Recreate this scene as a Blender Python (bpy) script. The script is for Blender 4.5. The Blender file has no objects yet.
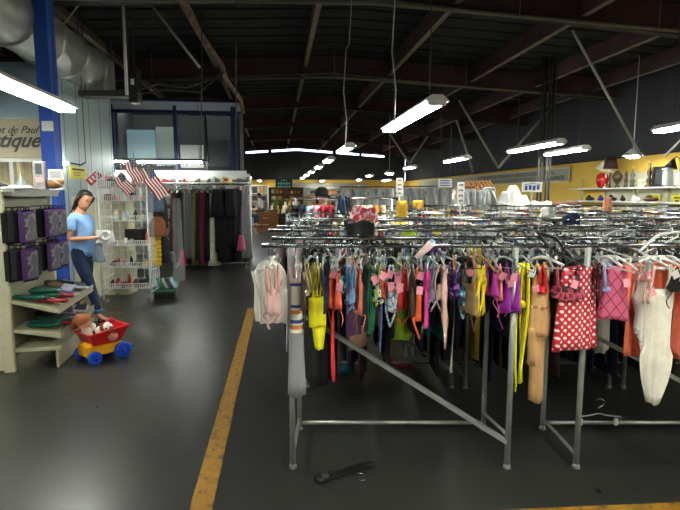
import bpy, math, random
from mathutils import Vector, Matrix
from math import sin, cos, pi, tan, atan, radians

# ---------------------------------------------------------------- camera, world, exposure
SC = bpy.context.scene
COL = SC.collection
EYE = 1.6; FPX = 510.0; PITCH = radians(6.71)
cam_data = bpy.data.cameras.new('camera'); cam = bpy.data.objects.new('camera', cam_data); COL.objects.link(cam)
cam.location = (0, 0, EYE); cam.rotation_euler = (pi/2 - PITCH, 0, 0)
cam_data.sensor_width = 36.0; cam_data.lens = 36.0*FPX/680.0; cam_data.clip_start = .05; cam_data.clip_end = 200
SC.camera = cam
world = bpy.data.worlds.new('daylight'); SC.world = world; world.use_nodes = True
world.node_tree.nodes['Background'].inputs[0].default_value = (.62, .72, 1.0, 1)
world.node_tree.nodes['Background'].inputs[1].default_value = 3.0
SC.view_settings.view_transform = 'Standard'; SC.view_settings.look = 'None'
SC.view_settings.exposure = 1.65; SC.view_settings.gamma = 1.0
TUBE_POWER = 30.0

# ---------------------------------------------------------------- where things stand
BA = radians(7.0)                       # the building's axes are turned 7 degrees against the view
def B(u, v, z=0.0): return Vector((u*cos(BA) - v*sin(BA), u*sin(BA) + v*cos(BA), z))
def ray(px, py):
    dx = (px-340)/FPX; dy = (255-py)/FPX
    return Vector((dx, cos(PITCH)+dy*sin(PITCH), -sin(PITCH)+dy*cos(PITCH)))
O = Vector((0, 0, EYE))
def G(px, py, z=0.0):
    d = ray(px, py); return O + d*((z-EYE)/d.z)
def V(px, py, Y):
    d = ray(px, py); return O + d*(Y/d.y)
def BV(px, py, v):                      # on the building plane v = const, as (u, z)
    d = ray(px, py); dv = -d.x*sin(BA)+d.y*cos(BA); p = O + d*(v/dv)
    return p.x*cos(BA)+p.y*sin(BA), p.z
def BU(px, py, u):                      # on the building plane u = const, as (v, z)
    d = ray(px, py); du = d.x*cos(BA)+d.y*sin(BA); p = O + d*(u/du)
    return -p.x*sin(BA)+p.y*cos(BA), p.z

# ---------------------------------------------------------------- materials
def lin(h):
    h = h.lstrip('#'); r = []
    for i in (0, 2, 4):
        c = int(h[i:i+2], 16)/255; r.append(c/12.92 if c <= .04045 else ((c+.055)/1.055)**2.4)
    return (*r, 1)
_M = {}
def mat(name, col='#888888', rough=.6, metal=0, noise=.0, nscale=20, emit=0, alpha=1, bump=0, bscale=60, trans=0, coat=0, sheen=0):
    if name in _M: return _M[name]
    m = bpy.data.materials.new(name); m.use_nodes = True; nt = m.node_tree; b = nt.nodes['Principled BSDF']
    c = lin(col) if isinstance(col, str) else col
    b.inputs['Base Color'].default_value = c; b.inputs['Roughness'].default_value = rough; b.inputs['Metallic'].default_value = metal
    b.inputs['Alpha'].default_value = alpha; b.inputs['Transmission Weight'].default_value = trans; b.inputs['Coat Weight'].default_value = coat
    if emit: b.inputs['Emission Color'].default_value = c; b.inputs['Emission Strength'].default_value = emit
    if noise or bump:
        tc = nt.nodes.new('ShaderNodeTexCoord'); n = nt.nodes.new('ShaderNodeTexNoise'); n.inputs['Scale'].default_value = nscale
        n.inputs['Detail'].default_value = 4; nt.links.new(tc.outputs['Object'], n.inputs['Vector'])
        if noise:
            r = nt.nodes.new('ShaderNodeMapRange'); r.inputs['To Min'].default_value = 1-noise; r.inputs['To Max'].default_value = 1+noise
            r.inputs['From Min'].default_value = .3; r.inputs['From Max'].default_value = .7
            nt.links.new(n.outputs['Fac'], r.inputs['Value'])
            mx = nt.nodes.new('ShaderNodeVectorMath'); mx.operation = 'SCALE'; mx.inputs[0].default_value = c[:3]
            nt.links.new(r.outputs['Result'], mx.inputs['Scale']); nt.links.new(mx.outputs[0], b.inputs['Base Color'])
        if bump:
            n2 = nt.nodes.new('ShaderNodeTexNoise'); n2.inputs['Scale'].default_value = bscale; nt.links.new(tc.outputs['Object'], n2.inputs['Vector'])
            bp = nt.nodes.new('ShaderNodeBump'); bp.inputs['Strength'].default_value = bump; bp.inputs['Distance'].default_value = .01
            nt.links.new(n2.outputs['Fac'], bp.inputs['Height']); nt.links.new(bp.outputs[0], b.inputs['Normal'])
    _M[name] = m; return m
def fab(h, rough=.85): return mat('fabric_'+h.strip('#'), h, rough, noise=.12, nscale=14, bump=.25, bscale=45)
def node_mat(name, rough=.7):
    m = bpy.data.materials.new(name); m.use_nodes = True; nt = m.node_tree; b = nt.nodes['Principled BSDF']; b.inputs['Roughness'].default_value = rough
    tc = nt.nodes.new('ShaderNodeTexCoord'); sp = nt.nodes.new('ShaderNodeSeparateXYZ'); nt.links.new(tc.outputs['Object'], sp.inputs[0])
    return m, nt, b, tc, sp
def mth(nt, op, a, b=None, c=None):
    n = nt.nodes.new('ShaderNodeMath'); n.operation = op
    for i, v in enumerate((a, b, c)):
        if v is None: continue
        if isinstance(v, (int, float)): n.inputs[i].default_value = v
        else: nt.links.new(v, n.inputs[i])
    return n.outputs[0]
def mixc(nt, f, a, b):
    n = nt.nodes.new('ShaderNodeMix'); n.data_type = 'RGBA'
    nt.links.new(f, n.inputs[0])
    for i, v in ((6, a), (7, b)):
        if isinstance(v, str): n.inputs[i].default_value = lin(v)
        else: nt.links.new(v, n.inputs[i])
    return n.outputs[2]
def dots_mat(name, base, dot, s, r):
    m, nt, b, tc, sp = node_mat(name)
    fx = mth(nt, 'SUBTRACT', mth(nt, 'FRACT', mth(nt, 'MULTIPLY', mth(nt, 'ADD', sp.outputs[0], sp.outputs[2]), .7/s)), .5)
    fz = mth(nt, 'SUBTRACT', mth(nt, 'FRACT', mth(nt, 'MULTIPLY', mth(nt, 'SUBTRACT', sp.outputs[0], sp.outputs[2]), .7/s)), .5)
    d = mth(nt, 'SQRT', mth(nt, 'ADD', mth(nt, 'MULTIPLY', fx, fx), mth(nt, 'MULTIPLY', fz, fz)))
    nt.links.new(mixc(nt, mth(nt, 'LESS_THAN', d, r), base, dot), b.inputs['Base Color']); return m
def quilt_mat(name, base, line, s):
    m, nt, b, tc, sp = node_mat(name)
    a = mth(nt, 'FRACT', mth(nt, 'MULTIPLY', mth(nt, 'ADD', sp.outputs[0], mth(nt, 'MULTIPLY', sp.outputs[2], .7)), 1/s))
    c = mth(nt, 'FRACT', mth(nt, 'MULTIPLY', mth(nt, 'SUBTRACT', sp.outputs[0], mth(nt, 'MULTIPLY', sp.outputs[2], .7)), 1/s))
    f = mth(nt, 'MAXIMUM', mth(nt, 'LESS_THAN', a, .14), mth(nt, 'LESS_THAN', c, .14))
    nt.links.new(mixc(nt, f, base, line), b.inputs['Base Color']); return m
def blot_mat(name, a, b_, c, s=18):
    m, nt, b, tc, sp = node_mat(name)
    n = nt.nodes.new('ShaderNodeTexNoise'); n.inputs['Scale'].default_value = s; n.inputs['Detail'].default_value = 3; nt.links.new(tc.outputs['Object'], n.inputs['Vector'])
    r = nt.nodes.new('ShaderNodeValToRGB'); r.color_ramp.interpolation = 'CONSTANT'; e = r.color_ramp.elements
    e[0].color = lin(a); e[1].position = .47; e[1].color = lin(b_); x = e.new(.56); x.color = lin(c)
    nt.links.new(n.outputs['Fac'], r.inputs[0]); nt.links.new(r.outputs[0], b.inputs['Base Color']); return m
def bands_mat(name, stops, axis=2, lo=-1, hi=0):   # stops = [(pos, colour)...] constant bands along an axis
    m, nt, b, tc, sp = node_mat(name)
    mr = nt.nodes.new('ShaderNodeMapRange'); mr.inputs['From Min'].default_value = lo; mr.inputs['From Max'].default_value = hi
    nt.links.new(sp.outputs[axis], mr.inputs['Value'])
    r = nt.nodes.new('ShaderNodeValToRGB'); r.color_ramp.interpolation = 'CONSTANT'; e = r.color_ramp.elements
    e[0].position = stops[0][0]; e[0].color = lin(stops[0][1]); e[1].position = stops[1][0]; e[1].color = lin(stops[1][1])
    for p, c in stops[2:]: x = e.new(p); x.color = lin(c)
    nt.links.new(mr.outputs[0], r.inputs[0]); nt.links.new(r.outputs[0], b.inputs['Base Color']); return m
CHROME = mat('chrome_steel', '#96999a', .22, 1, noise=.08)
STEEL = mat('worn_steel', '#a9aca6', .42, .5, noise=.18, nscale=9)
WHITEP = mat('white_paint', '#dcdcd6', .5, noise=.04); WHITEPL = mat('white_plastic', '#e6e6e2', .35)
BLACK = mat('black_plastic', '#141414', .4); CREAM = mat('cream_enamel', '#c9c4a2', .45, noise=.06)
CLEAR = mat('clear_plastic', '#c9cfce', .12, alpha=.5); FILM = mat('thin_clear_film', '#dfe5e6', .12, alpha=.13)
GLASS = mat('window_glass', '#8a9498', .03, alpha=.07)
NAVY = mat('navy_paint', '#101a48', .45); BLUEP = mat('blue_paint', '#1f4fae', .45, noise=.07, nscale=6)

# ---------------------------------------------------------------- mesh builder
class MB:
    def __init__(s): s.v = []; s.f = []; s.mi = []; s.m = 0; s.smooth = []
    def add(s, vs, fs, sm=False, M=None):
        n = len(s.v)
        for p in vs:
            p = Vector(p); s.v.append(tuple(M @ p) if M is not None else tuple(p))
        for f in fs: s.f.append([i+n for i in f]); s.mi.append(s.m); s.smooth.append(sm)
        return s
    def box(s, c, d, M=None, taper=1.0):
        x, y, z = [q/2 for q in d]; vs = []
        for k, sz in ((1, -1), (taper, 1)):
            for sx, sy in ((-1, -1), (1, -1), (1, 1), (-1, 1)): vs.append((c[0]+sx*x*k, c[1]+sy*y*k, c[2]+sz*z))
        return s.add(vs, [(3, 2, 1, 0), (4, 5, 6, 7), (0, 1, 5, 4), (1, 2, 6, 5), (2, 3, 7, 6), (3, 0, 4, 7)], False, M)
    def rbox(s, c, d, r=.01, M=None):             # box with chamfered edges
        x, y, z = [q/2 for q in d]; r = min(r, x*.9, y*.9, z*.9); rings = []
        for zz, k in ((-z, r), (-z+r, 0), (z-r, 0), (z, r)):
            X = x-k; Y = y-k; q = r
            rings.append([(c[0]+a, c[1]+b, c[2]+zz) for a, b in ((-X+q, -Y), (X-q, -Y), (X, -Y+q), (X, Y-q), (X-q, Y), (-X+q, Y), (-X, Y-q), (-X, -Y+q))])
        return s.rings(rings, True, False, M)
    def rings(s, rs, caps=True, sm=True, M=None):
        n = len(rs[0]); vs = [p for r in rs for p in r]; fs = []
        for i in range(len(rs)-1):
            for j in range(n):
                a = i*n+j; b = i*n+(j+1) % n; fs.append((a, b, b+n, a+n))
        if caps: fs.append(tuple(range(n-1, -1, -1))); fs.append(tuple((len(rs)-1)*n+j for j in range(n)))
        return s.add(vs, fs, sm, M)
    def tube(s, pts, r, n=8, M=None, caps=True):
        pts = [Vector(p) for p in pts]; rs = []; k = len(pts)
        t0 = (pts[1]-pts[0]).normalized(); up = Vector((0, 0, 1)) if abs(t0.z) < .9 else Vector((1, 0, 0)); nrm = t0.cross(up).normalized()
        for i, p in enumerate(pts):
            t = (pts[min(i+1, k-1)]-pts[max(i-1, 0)])
            t = t.normalized() if t.length > 1e-9 else t0
            nrm = (nrm - t*nrm.dot(t)); nrm = nrm.normalized() if nrm.length > 1e-6 else t.orthogonal().normalized()
            bn = t.cross(nrm); R = r[i] if isinstance(r, (list, tuple)) else r
            rs.append([p+nrm*(R*cos(2*pi*j/n))+bn*(R*sin(2*pi*j/n)) for j in range(n)])
        return s.rings(rs, caps, True, M)
    def bar(s, a, b, w, h, M=None):                # rectangular bar from a to b
        a = Vector(a); b = Vector(b); t = (b-a).normalized(); up = Vector((0, 0, 1)) if abs(t.z) < .95 else Vector((0, 1, 0))
        x = t.cross(up).normalized()*(w/2); y = x.cross(t).normalized()*(h/2)
        return s.rings([[p-x-y, p+x-y, p+x+y, p-x+y] if 1 else 0 for p in (a, b)], True, False, M)
    def lathe(s, prof, n=20, M=None, sy=1.0):      # profile [(r, z)...]
        rs = [[(max(r, .0004)*cos(2*pi*j/n), sy*max(r, .0004)*sin(2*pi*j/n), z) for j in range(n)] for r, z in prof]
        return s.rings(rs, True, True, M)
    def ell(s, c, d, n=14, M=None):
        k = 9; return s.lathe([(sin(pi*i/k)*.5, -cos(pi*i/k)*.5) for i in range(k+1)], n, (M or Matrix()) @ Matrix.Translation(Vector(c)) @ Matrix.Diagonal((*d, 1)))
    def prism(s, poly, t, M=None):                 # polygon in XZ, thickness t along Y
        n = len(poly); vs = [(x, -t/2, z) for x, z in poly]+[(x, t/2, z) for x, z in poly]
        return s.add(vs, [tuple(range(n)), tuple(range(2*n-1, n-1, -1))]+[(i, i+n, (i+1) % n+n, (i+1) % n) for i in range(n)], False, M)
    def mesh(s, name, mats):
        me = bpy.data.meshes.new(name); me.from_pydata(s.v, [], s.f)
        for m in (mats if isinstance(mats, (list, tuple)) else [mats]): me.materials.append(m)
        me.polygons.foreach_set('material_index', s.mi); me.polygons.foreach_set('use_smooth', s.smooth); me.update(); return me
    def build(s, name, mats, parent=None, loc=None, rz=None):
        o = bpy.data.objects.new(name, s.mesh(name, mats)); COL.objects.link(o)
        if parent is not None: o.parent = parent
        if loc is not None: o.location = loc
        if rz is not None: o.rotation_euler[2] = rz
        return o
def T(x, y, z): return Matrix.Translation((x, y, z))
def R(a, ax): return Matrix.Rotation(a, 4, ax)
def tag(o, label, cat, group=None, kind=None):
    o['label'] = label
    o['category'] = cat
    if group: o['group'] = group
    if kind: o['kind'] = kind
    return o
def thing(name, label, cat, loc=(0, 0, 0), rz=0, group=None):
    o = bpy.data.objects.new(name, None); o.empty_display_size = .1; COL.objects.link(o); o.location = loc; o.rotation_euler[2] = rz
    return tag(o, label, cat, group)
def struct(o, label=None):
    o['kind'] = 'structure'
    if label: o['label'] = label
    return o
def copy_tree(o, parent=None):
    c = o.copy(); COL.objects.link(c)
    if parent is not None: c.parent = parent
    for ch in [q for q in KIDS.get(o.name, [])]: copy_tree(ch, c)
    return c
KIDS = {}
def kids(o, *ch): KIDS.setdefault(o.name, []).extend(ch)
def frame(u, v, z=0): return B(u, v, z)
BM = Matrix.Rotation(BA, 4, 'Z')                  # building-frame coordinates to world
rnd = random.Random(7)
# ---------------------------------------------------------------- the building
def roofz(u): return 5.25 - .045*abs(u-1.5)
UL, UR, VB, VF = -9.0, 9.6, -5.0, 38.0
m, nt, b, tc, sp = node_mat('dark_polished_concrete')
n1 = nt.nodes.new('ShaderNodeTexNoise'); n1.inputs['Scale'].default_value = .55; n1.inputs['Detail'].default_value = 6; nt.links.new(tc.outputs['Object'], n1.inputs['Vector'])
n2 = nt.nodes.new('ShaderNodeTexNoise'); n2.inputs['Scale'].default_value = 9; n2.inputs['Detail'].default_value = 8; nt.links.new(tc.outputs['Object'], n2.inputs['Vector'])
ra = nt.nodes.new('ShaderNodeValToRGB'); ra.color_ramp.elements[0].position = .3; ra.color_ramp.elements[0].color = lin('#242522'); ra.color_ramp.elements[1].position = .75; ra.color_ramp.elements[1].color = lin('#353632')
nt.links.new(mth(nt, 'ADD', mth(nt, 'MULTIPLY', n1.outputs['Fac'], .65), mth(nt, 'MULTIPLY', n2.outputs['Fac'], .35)), ra.inputs[0]); nt.links.new(ra.outputs[0], b.inputs['Base Color'])
rr = nt.nodes.new('ShaderNodeMapRange'); rr.inputs['To Min'].default_value = .22; rr.inputs['To Max'].default_value = .42; nt.links.new(n2.outputs['Fac'], rr.inputs['Value']); nt.links.new(rr.outputs[0], b.inputs['Roughness'])
b.inputs['Specular IOR Level'].default_value = .45
FLOOR = m
struct(MB().box(((UL+UR)/2, (VB+VF)/2, -.1), (UR-UL+.4, VF-VB+.4, .2), BM).build('floor', FLOOR), 'dark polished concrete floor')
# control joint and painted lines
m, nt, b, tc, sp = node_mat('worn_yellow_paint', .55)
n1 = nt.nodes.new('ShaderNodeTexNoise'); n1.inputs['Scale'].default_value = 16; n1.inputs['Detail'].default_value = 9; n1.inputs['Roughness'].default_value = .7; nt.links.new(tc.outputs['Object'], n1.inputs['Vector'])
ra = nt.nodes.new('ShaderNodeValToRGB'); e = ra.color_ramp.elements; e[0].position = .36; e[0].color = lin('#4a3f22'); e[1].position = .46; e[1].color = lin('#8a6118'); x = e.new(.7); x.color = lin('#a3751f')
nt.links.new(n1.outputs['Fac'], ra.inputs[0]); nt.links.new(ra.outputs[0], b.inputs['Base Color']); YPAINT = m
def strip(p, q, w, name, lab):
    d = (q-p).normalized(); s = Vector((-d.y, d.x, 0))*w/2; k = 60; mb = MB(); r = random.Random(3)
    L = []; Rr = []
    for i in range(k+1):
        c = p.lerp(q, i/k); L.append(c+s*(1+r.uniform(-.05, .05))); Rr.append(c-s*(1+r.uniform(-.05, .05)))
    vs = [(a.x, a.y, .002) for a in L]+[(a.x, a.y, .002) for a in Rr]
    mb.add(vs, [(i, i+k+1, i+k+2, i+1) for i in range(k)])
    return tag(mb.build(name, YPAINT), lab, 'floor line')
strip(G(204, 505)+Vector((.03, -.35, 0)), G(250.5, 310)+Vector((0.0, .1, 0)), .115, 'floor_line', 'long worn yellow painted line running down the aisle beside the racks')
pa, pb = G(560, 512), G(690, 506.5); strip(pa+(pa-pb)*.8, pb+(pb-pa)*.6, .07, 'floor_line', 'short yellow painted strip crossing the floor in front of the right rack')
pa, pb = G(40, 332), G(100, 308)
strip(G(66, 322), G(92, 303), .09, 'floor_line', 'yellow painted strip on the floor beneath the woman in blue')
strip(G(62, 318), G(125, 313), .07, 'floor_line', 'thin yellow painted strip passing behind the sandals of the woman')
# roof deck (ribbed) and girders
DECK = mat('dark_roof_deck', '#232625', .8, noise=.25, nscale=1.5)
mb = MB(); nr = 150
for i in range(nr):
    v0 = VB+(VF-VB)*i/nr; v1 = VB+(VF-VB)*(i+1)/nr; h = .03 if i % 2 else 0
    for ua, ub in ((UL-.2, 1.5), (1.5, UR+.2)):
        za, zb = roofz(ua)+h, roofz(ub)+h
        mb.add([(ua, v0, za), (ub, v0, zb), (ub, v1, zb), (ua, v1, za), (ua, v0, za+.15), (ub, v0, zb+.15), (ub, v1, zb+.15), (ua, v1, za+.15)],
               [(0, 1, 2, 3), (7, 6, 5, 4), (0, 4, 5, 1), (3, 2, 6, 7)], False, BM)
struct(mb.build('ceiling', DECK), 'dark ribbed metal roof deck')
RED = mat('red_oxide_primer', '#50353a', .75, noise=.25, nscale=2); DKST = mat('dark_dusty_steel', '#3a3a37', .7, noise=.25, nscale=4); PALEST = mat('pale_dusty_flange', '#8a8376', .75, noise=.2, nscale=3)
TN = [0]
def trim(mb, m, lab):
    TN[0] += 1; return struct(mb.build('trim_%d' % TN[0], m), lab)
for v in (8.7, 13.9, 19.1, 24.3, 29.5, 34.7, 3.5, -1.7):       # tapered red girders across the roof
    mb = MB(); us = (UL, -4, 1.5, 5, UR); h = (.62, .5, .42, .5, .62)
    for i in range(4):
        ua, ub = us[i], us[i+1]; a0, b0 = roofz(ua)-.02, roofz(ub)-.02; a1, b1 = a0-h[i], b0-h[i+1]
        mb.m = 0; mb.add([(ua, v-.02, a1), (ub, v-.02, b1), (ub, v+.02, b1), (ua, v+.02, a1), (ua, v-.02, a0), (ub, v-.02, b0), (ub, v+.02, b0), (ua, v+.02, a0)],
               [(3, 2, 1, 0), (4, 5, 6, 7), (0, 1, 5, 4), (1, 2, 6, 5), (2, 3, 7, 6), (3, 0, 4, 7)], False, BM)
        mb.m = 1; mb.bar((ua, v, a1), (ub, v, b1), .16, .025, BM)
    trim(mb, [RED, DKST], 'tapered red steel girder crossing under the roof')
for k, u in enumerate((-6.0, -3.8, -1.55, .75, 3.0, 5.3, 7.2, 8.9)):
    mb = MB(); z1 = roofz(u)-.03; z0 = z1-(.36 if u > 1 else .22)
    mb.m = 0; mb.box((u, (VB+VF)/2, (z0+z1)/2), (.03, VF-VB, z1-z0), BM); mb.m = 1; mb.box((u+.04, (VB+VF)/2, z0), (.1, VF-VB, .025), BM)
    trim(mb, [RED, PALEST if k != 0 else DKST], 'long roof purlin running away from the camera')
# walls
YEL = mat('yellow_wall_paint', '#e6bf55', .8, noise=.05, nscale=1.2); DARKW = mat('dark_grey_wall', '#3a3d3f', .85, noise=.12, nscale=1)
def wall_v(name, u0, u1, v, z0, z1, m, t=.12, lab=None):
    return struct(MB().box(((u0+u1)/2, v+t/2, (z0+z1)/2), (abs(u1-u0), t, z1-z0), BM).build(name, m), lab)
def wall_u(name, v0, v1, u, z0, z1, m, t=.12, lab=None):
    return struct(MB().box((u+t/2, (v0+v1)/2, (z0+z1)/2), (t, abs(v1-v0), z1-z0), BM).build(name, m), lab)
zy = 2.72
wall_v('wall_back', UL, UR, VF, 0, zy, YEL, lab='yellow back wall')
def zs(u): return roofz(u)-.42-.012*abs(u-1.5)*2
mb = MB(); us = [UL, -5, -2.5, 0, 1.5, 4, 6.5, UR]
for i in range(7):
    ua, ub = us[i], us[i+1]
    mb.add([(ua, VF, zy), (ub, VF, zy), (ub, VF, zs(ub)), (ua, VF, zs(ua)), (ua, VF+.1, zy), (ub, VF+.1, zy), (ub, VF+.1, zs(ub)), (ua, VF+.1, zs(ua))],
           [(0, 1, 2, 3), (7, 6, 5, 4), (3, 2, 6, 7), (0, 4, 5, 1)], False, BM)
    mb.add([(ua, VF, zs(ua)+.14), (ub, VF, zs(ub)+.14), (ub, VF, 5.5), (ua, VF, 5.5), (ua, VF+.1, zs(ua)+.14), (ub, VF+.1, zs(ub)+.14), (ub, VF+.1, 5.5), (ua, VF+.1, 5.5)],
           [(0, 1, 2, 3), (7, 6, 5, 4), (0, 4, 5, 1), (3, 2, 6, 7)], False, BM)
struct(mb.build('wall_back_upper', DARKW), 'dark upper back wall with a strip of daylight')
wn = 0
FIBRE = mat('translucent_window_panel', '#d9e2ff', .3, alpha=.15)
for a, c in ((-2.2, -.6), (-.35, 4.1), (6.3, 8.0), (4.4, 6.1), (-5, -2.4)):
    wn += 1; k = 6; mb = MB()
    for i in range(k):
        ua = a+(c-a)*i/k; ub = a+(c-a)*(i+1)/k-.04; mb.add([(ua, VF+.05, zs(ua)), (ub, VF+.05, zs(ub)), (ub, VF+.05, zs(ub)+.14), (ua, VF+.05, zs(ua)+.14)], [(0, 1, 2, 3)], False, BM)
    struct(mb.build('window_%d' % wn, FIBRE), 'high daylight strip window')
for a, c in ((-9, -5), (-2.4, -2.2), (-.6, -.35), (4.1, 4.4), (6.1, 6.3), (8.0, 9.6)):
    mb = MB(); mb.add([(a, VF+.02, zs(a)), (c, VF+.02, zs(c)), (c, VF+.02, zs(c)+.14), (a, VF+.02, zs(a)+.14), (a, VF+.08, zs(a)), (c, VF+.08, zs(c)), (c, VF+.08, zs(c)+.14), (a, VF+.08, zs(a)+.14)],
                      [(0, 1, 2, 3), (7, 6, 5, 4), (0, 4, 7, 3), (1, 2, 6, 5)], False, BM); trim(mb, DARKW, 'dark panel between the strip windows')
wall_u('wall_right', VB, VF, UR, 0, 2.62, YEL, lab='yellow right wall')
wall_u('wall_right_upper', VB, VF, UR+.02, 2.62, 5.4, DARKW, lab='dark upper right wall')
wall_u('wall_left', VB, VF, UL-.12, 0, 5.4, DARKW, lab='dark left wall')
wall_v('wall_front', UL, UR, VB-.12, 0, 5.4, mat('grey_wall', '#6c6e6a', .9), lab='grey front wall')
# red/orange back wall fittings
mb = MB(); mb.box((3.6, VF-.12, 2.3), (6.2, .2, .34), BM); tag(mb.build('wall_soffit', mat('grey_soffit', '#8d8a80', .7)), 'long grey duct box running along the yellow back wall', 'duct')
# ---- left: pale blue metal wall, upstairs office block
PBLUE = bands = None
m, nt, b, tc, sp = node_mat('pale_blue_metal_siding', .55)
f = mth(nt, 'LESS_THAN', mth(nt, 'FRACT', mth(nt, 'MULTIPLY', sp.outputs[0], 2.6)), .06)
nt.links.new(mixc(nt, f, '#8fa3a8', '#4e6068'), b.inputs['Base Color']); PBLUE = m
VO = 12.57; OFL = []
u0, _ = BV(40, 100, VO); u1, _ = BV(113, 100, VO); u2, _ = BV(239, 110, VO)
wall_v('wall_left_siding', u0-3, u1, VO, 0, 3.9, PBLUE, lab='pale blue ribbed metal wall')
wall_v('wall_left_siding_upper', u0-3, u1, VO, 3.9, 5.4, DARKW, lab='dark wall above the siding')
zt = BV(113, 105, VO)[1]; zb_ = BV(180, 172, VO)[1]
wall_v('wall_office_lower', u1, u2+.12, VO, 0, zb_, mat('white_wall', '#c6c9c6', .7, noise=.03), lab='white wall behind the shoe shelves')
# office block above: shell with real interior
mb = MB(); mb.box(((u1+u2)/2, VO+.75, zb_+.05), (u2-u1, 1.4, .1), BM); mb.box(((u1+u2)/2, VO+.75, zt+.15), (u2-u1+.1, 1.5, .06), BM)
mb.box((u1+.03, VO+.75, (zb_+zt)/2), (.06, 1.4, zt-zb_), BM); mb.box((u2-.03, VO+.75, (zb_+zt)/2), (.06, 1.4, zt-zb_), BM); mb.box(((u1+u2)/2, VO+1.42, (zb_+zt)/2), (u2-u1, .06, zt-zb_), BM)
struct(mb.build('wall_office_shell', mat('office_dark', '#2b2f30', .8)), 'upstairs office box')
wall_u('wall_office_side', VO+.1, VO+1.45, u2-.05, 0, zb_, mat('side_grey', '#55595a', .8), lab='grey side wall of the office block')
mb = MB(); mb.box(((u1+u2)/2, VO-.02, zt), (u2-u1+.05, .14, .2), BM); trim(mb, mat('pale_fascia', '#aeb6c6', .6), 'pale fascia above the office windows')
mb = MB()
zc = zt-.1
mb.box(((u1+u2)/2, VO-.04, zt+.12), (u2-u1+.12, .16, .06), BM); mb.box(((u1+u2)/2, VO-.04, zc-.04), (u2-u1+.1, .12, .07), BM)
for px, w in ((113, .09), (176, .08), (234, .12)): uu = BV(px, 130, VO)[0]; mb.box((uu, VO-.04, (zb_+zt)/2), (w, .14, zt-zb_), BM)
trim(mb, NAVY, 'navy blue window frame of the upstairs office')
uu = BV(206, 130, VO)[0]; trim(MB().box((uu, VO-.02, (zb_+zt)/2), (.05, .08, zt-zb_), BM), BLACK, 'black mullion of the office window')
for a, c in ((114, 175), (177, 205), (207, 232)):
    ua, ub = BV(a, 130, VO)[0], BV(c, 130, VO)[0]; wn += 1
    struct(MB().box(((ua+ub)/2, VO+.01, (zb_+zt)/2), (ub-ua, .01, zt-zb_-.25), BM).build('window_%d' % wn, GLASS), 'office window pane')
for (x0, x1, y0, y1), d, c, nm, lab, cat in (((128, 155, 130, 162), .5, '#8fb0bb', 'wall_panel', 'pale blue panel seen through the left office window', 'panel'), ((157, 173, 127, 165), .7, '#7f8f8c', 'wall_panel', 'narrow grey green panel in the left office window', 'panel'),
        ((181, 203, 145, 170), .4, '#b9bdbb', 'filing_cabinet', 'white cabinet standing behind the middle office window', 'cabinet'), ((208, 228, 140, 172), .6, '#101214', 'storage_cabinet', 'black cabinet behind the right office window', 'cabinet')):
    ua, za = BV(x0, y1, VO+d); ub, zc2 = BV(x1, y0, VO+d); za = max(za, zb_+.11)
    mb = MB(); mb.box(((ua+ub)/2, VO+d+.03, (za+zc2)/2), (ub-ua, .06, zc2-za), BM)
    o = tag(mb.build(nm, mat(nm+c, c, .5)), lab, cat)
for px in (140, 216):  # fill tubes added to brighten the office interior
    uu = BV(px, 130, VO+.4)[0]; o = thing('office_fill_light', 'tube added to brighten the upstairs office, %s' % ('left room' if px < 170 else 'right room'), 'ceiling light', B(uu, VO+.4, zt+.08), BA)
    MB().box((0, 0, .02), (.9, .12, .03)).build('lamp_housing', WHITEP, o); o['lamp'] = 1; OFL.append((o, .8))
# white ledge below the office
ua = BV(150, 176, VO)[0]
trim(MB().box(((u1+u2+.14)/2, VO-.06, zb_-.08), (u2-u1+.14, .14, .22), BM), mat('white_ledge', '#d6dad8', .6), 'white ledge under the office')
# second blue column + blue column
def column(px0, px1, Y, z1, lab):
    a = V(px0, 200, Y); c = V(px1, 200, Y); w = c.x-a.x
    o = thing('steel_column', lab, 'column', ((a.x+c.x)/2, Y+w/2, 0))
    mb = MB()
    for s in (-1, 1): mb.box((0, s*w*.46, z1/2), (w, w*.08, z1))
    mb.box((0, 0, z1/2), (w*.9, w*.84, z1)); mb.build('column_shaft', BLUEP, o)
    MB().box((0, 0, .01), (w*1.6, w*1.6, .02)).build('base_plate', BLUEP, o)
    return o
column(44.5, 58, 7.0, roofz(-3)-.5, 'bright blue steel column behind the pegboard display shelf')
column(56, 66, 9.6, 3.0, 'shorter dark blue steel column behind the bright blue column')
o = thing('paper_notice', 'small white notice fixed to the blue column', 'notice', V(47.5, 126, 6.97)); MB().box((0, 0, 0), (.15, .01, .13)).build('paper_sheet', WHITEPL, o)
# storefront with sign
YS = 8.6
a = V(-60, 120, YS).x; c = V(42.5, 120, YS).x
zst, zsb = V(20, 120, YS).z, V(20, 139, YS).z
CRW = mat('cream_lit_wall', '#cfc08c', .7, noise=.05)
def wbox(x0, x1, y, z0, z1, t): return MB().box(((x0+x1)/2, y+t/2, (z0+z1)/2), (x1-x0, t, z1-z0))
zup = V(20, 118, YS).z
struct(wbox(a-2, c, YS, zup, 3.75, .1).build('wall_storefront', mat('pale_blue_panel', '#9fb4c0', .6)), 'pale blue wall above the shop sign')
struct(wbox(a-2, c, YS, 0, .9, .1).build('wall_storefront_base', CREAM), 'low wall under the shop window')
struct(wbox(a-2, c, YS+1.5, 0, 3.0, .1).build('wall_shop_inside', CRW), 'cream wall inside the small shop')
struct(wbox(a-2, c, YS+.1, 2.95, 3.0, 1.5).build('ceiling_shop', WHITEP), 'shop ceiling')
m, nt, b, tc, sp = node_mat('pale_blue_siding_side', .55)
nt.links.new(mixc(nt, mth(nt, 'LESS_THAN', mth(nt, 'FRACT', mth(nt, 'MULTIPLY', sp.outputs[1], 2.2)), .06), '#9fb0b2', '#5a6a70'), b.inputs['Base Color'])
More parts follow.
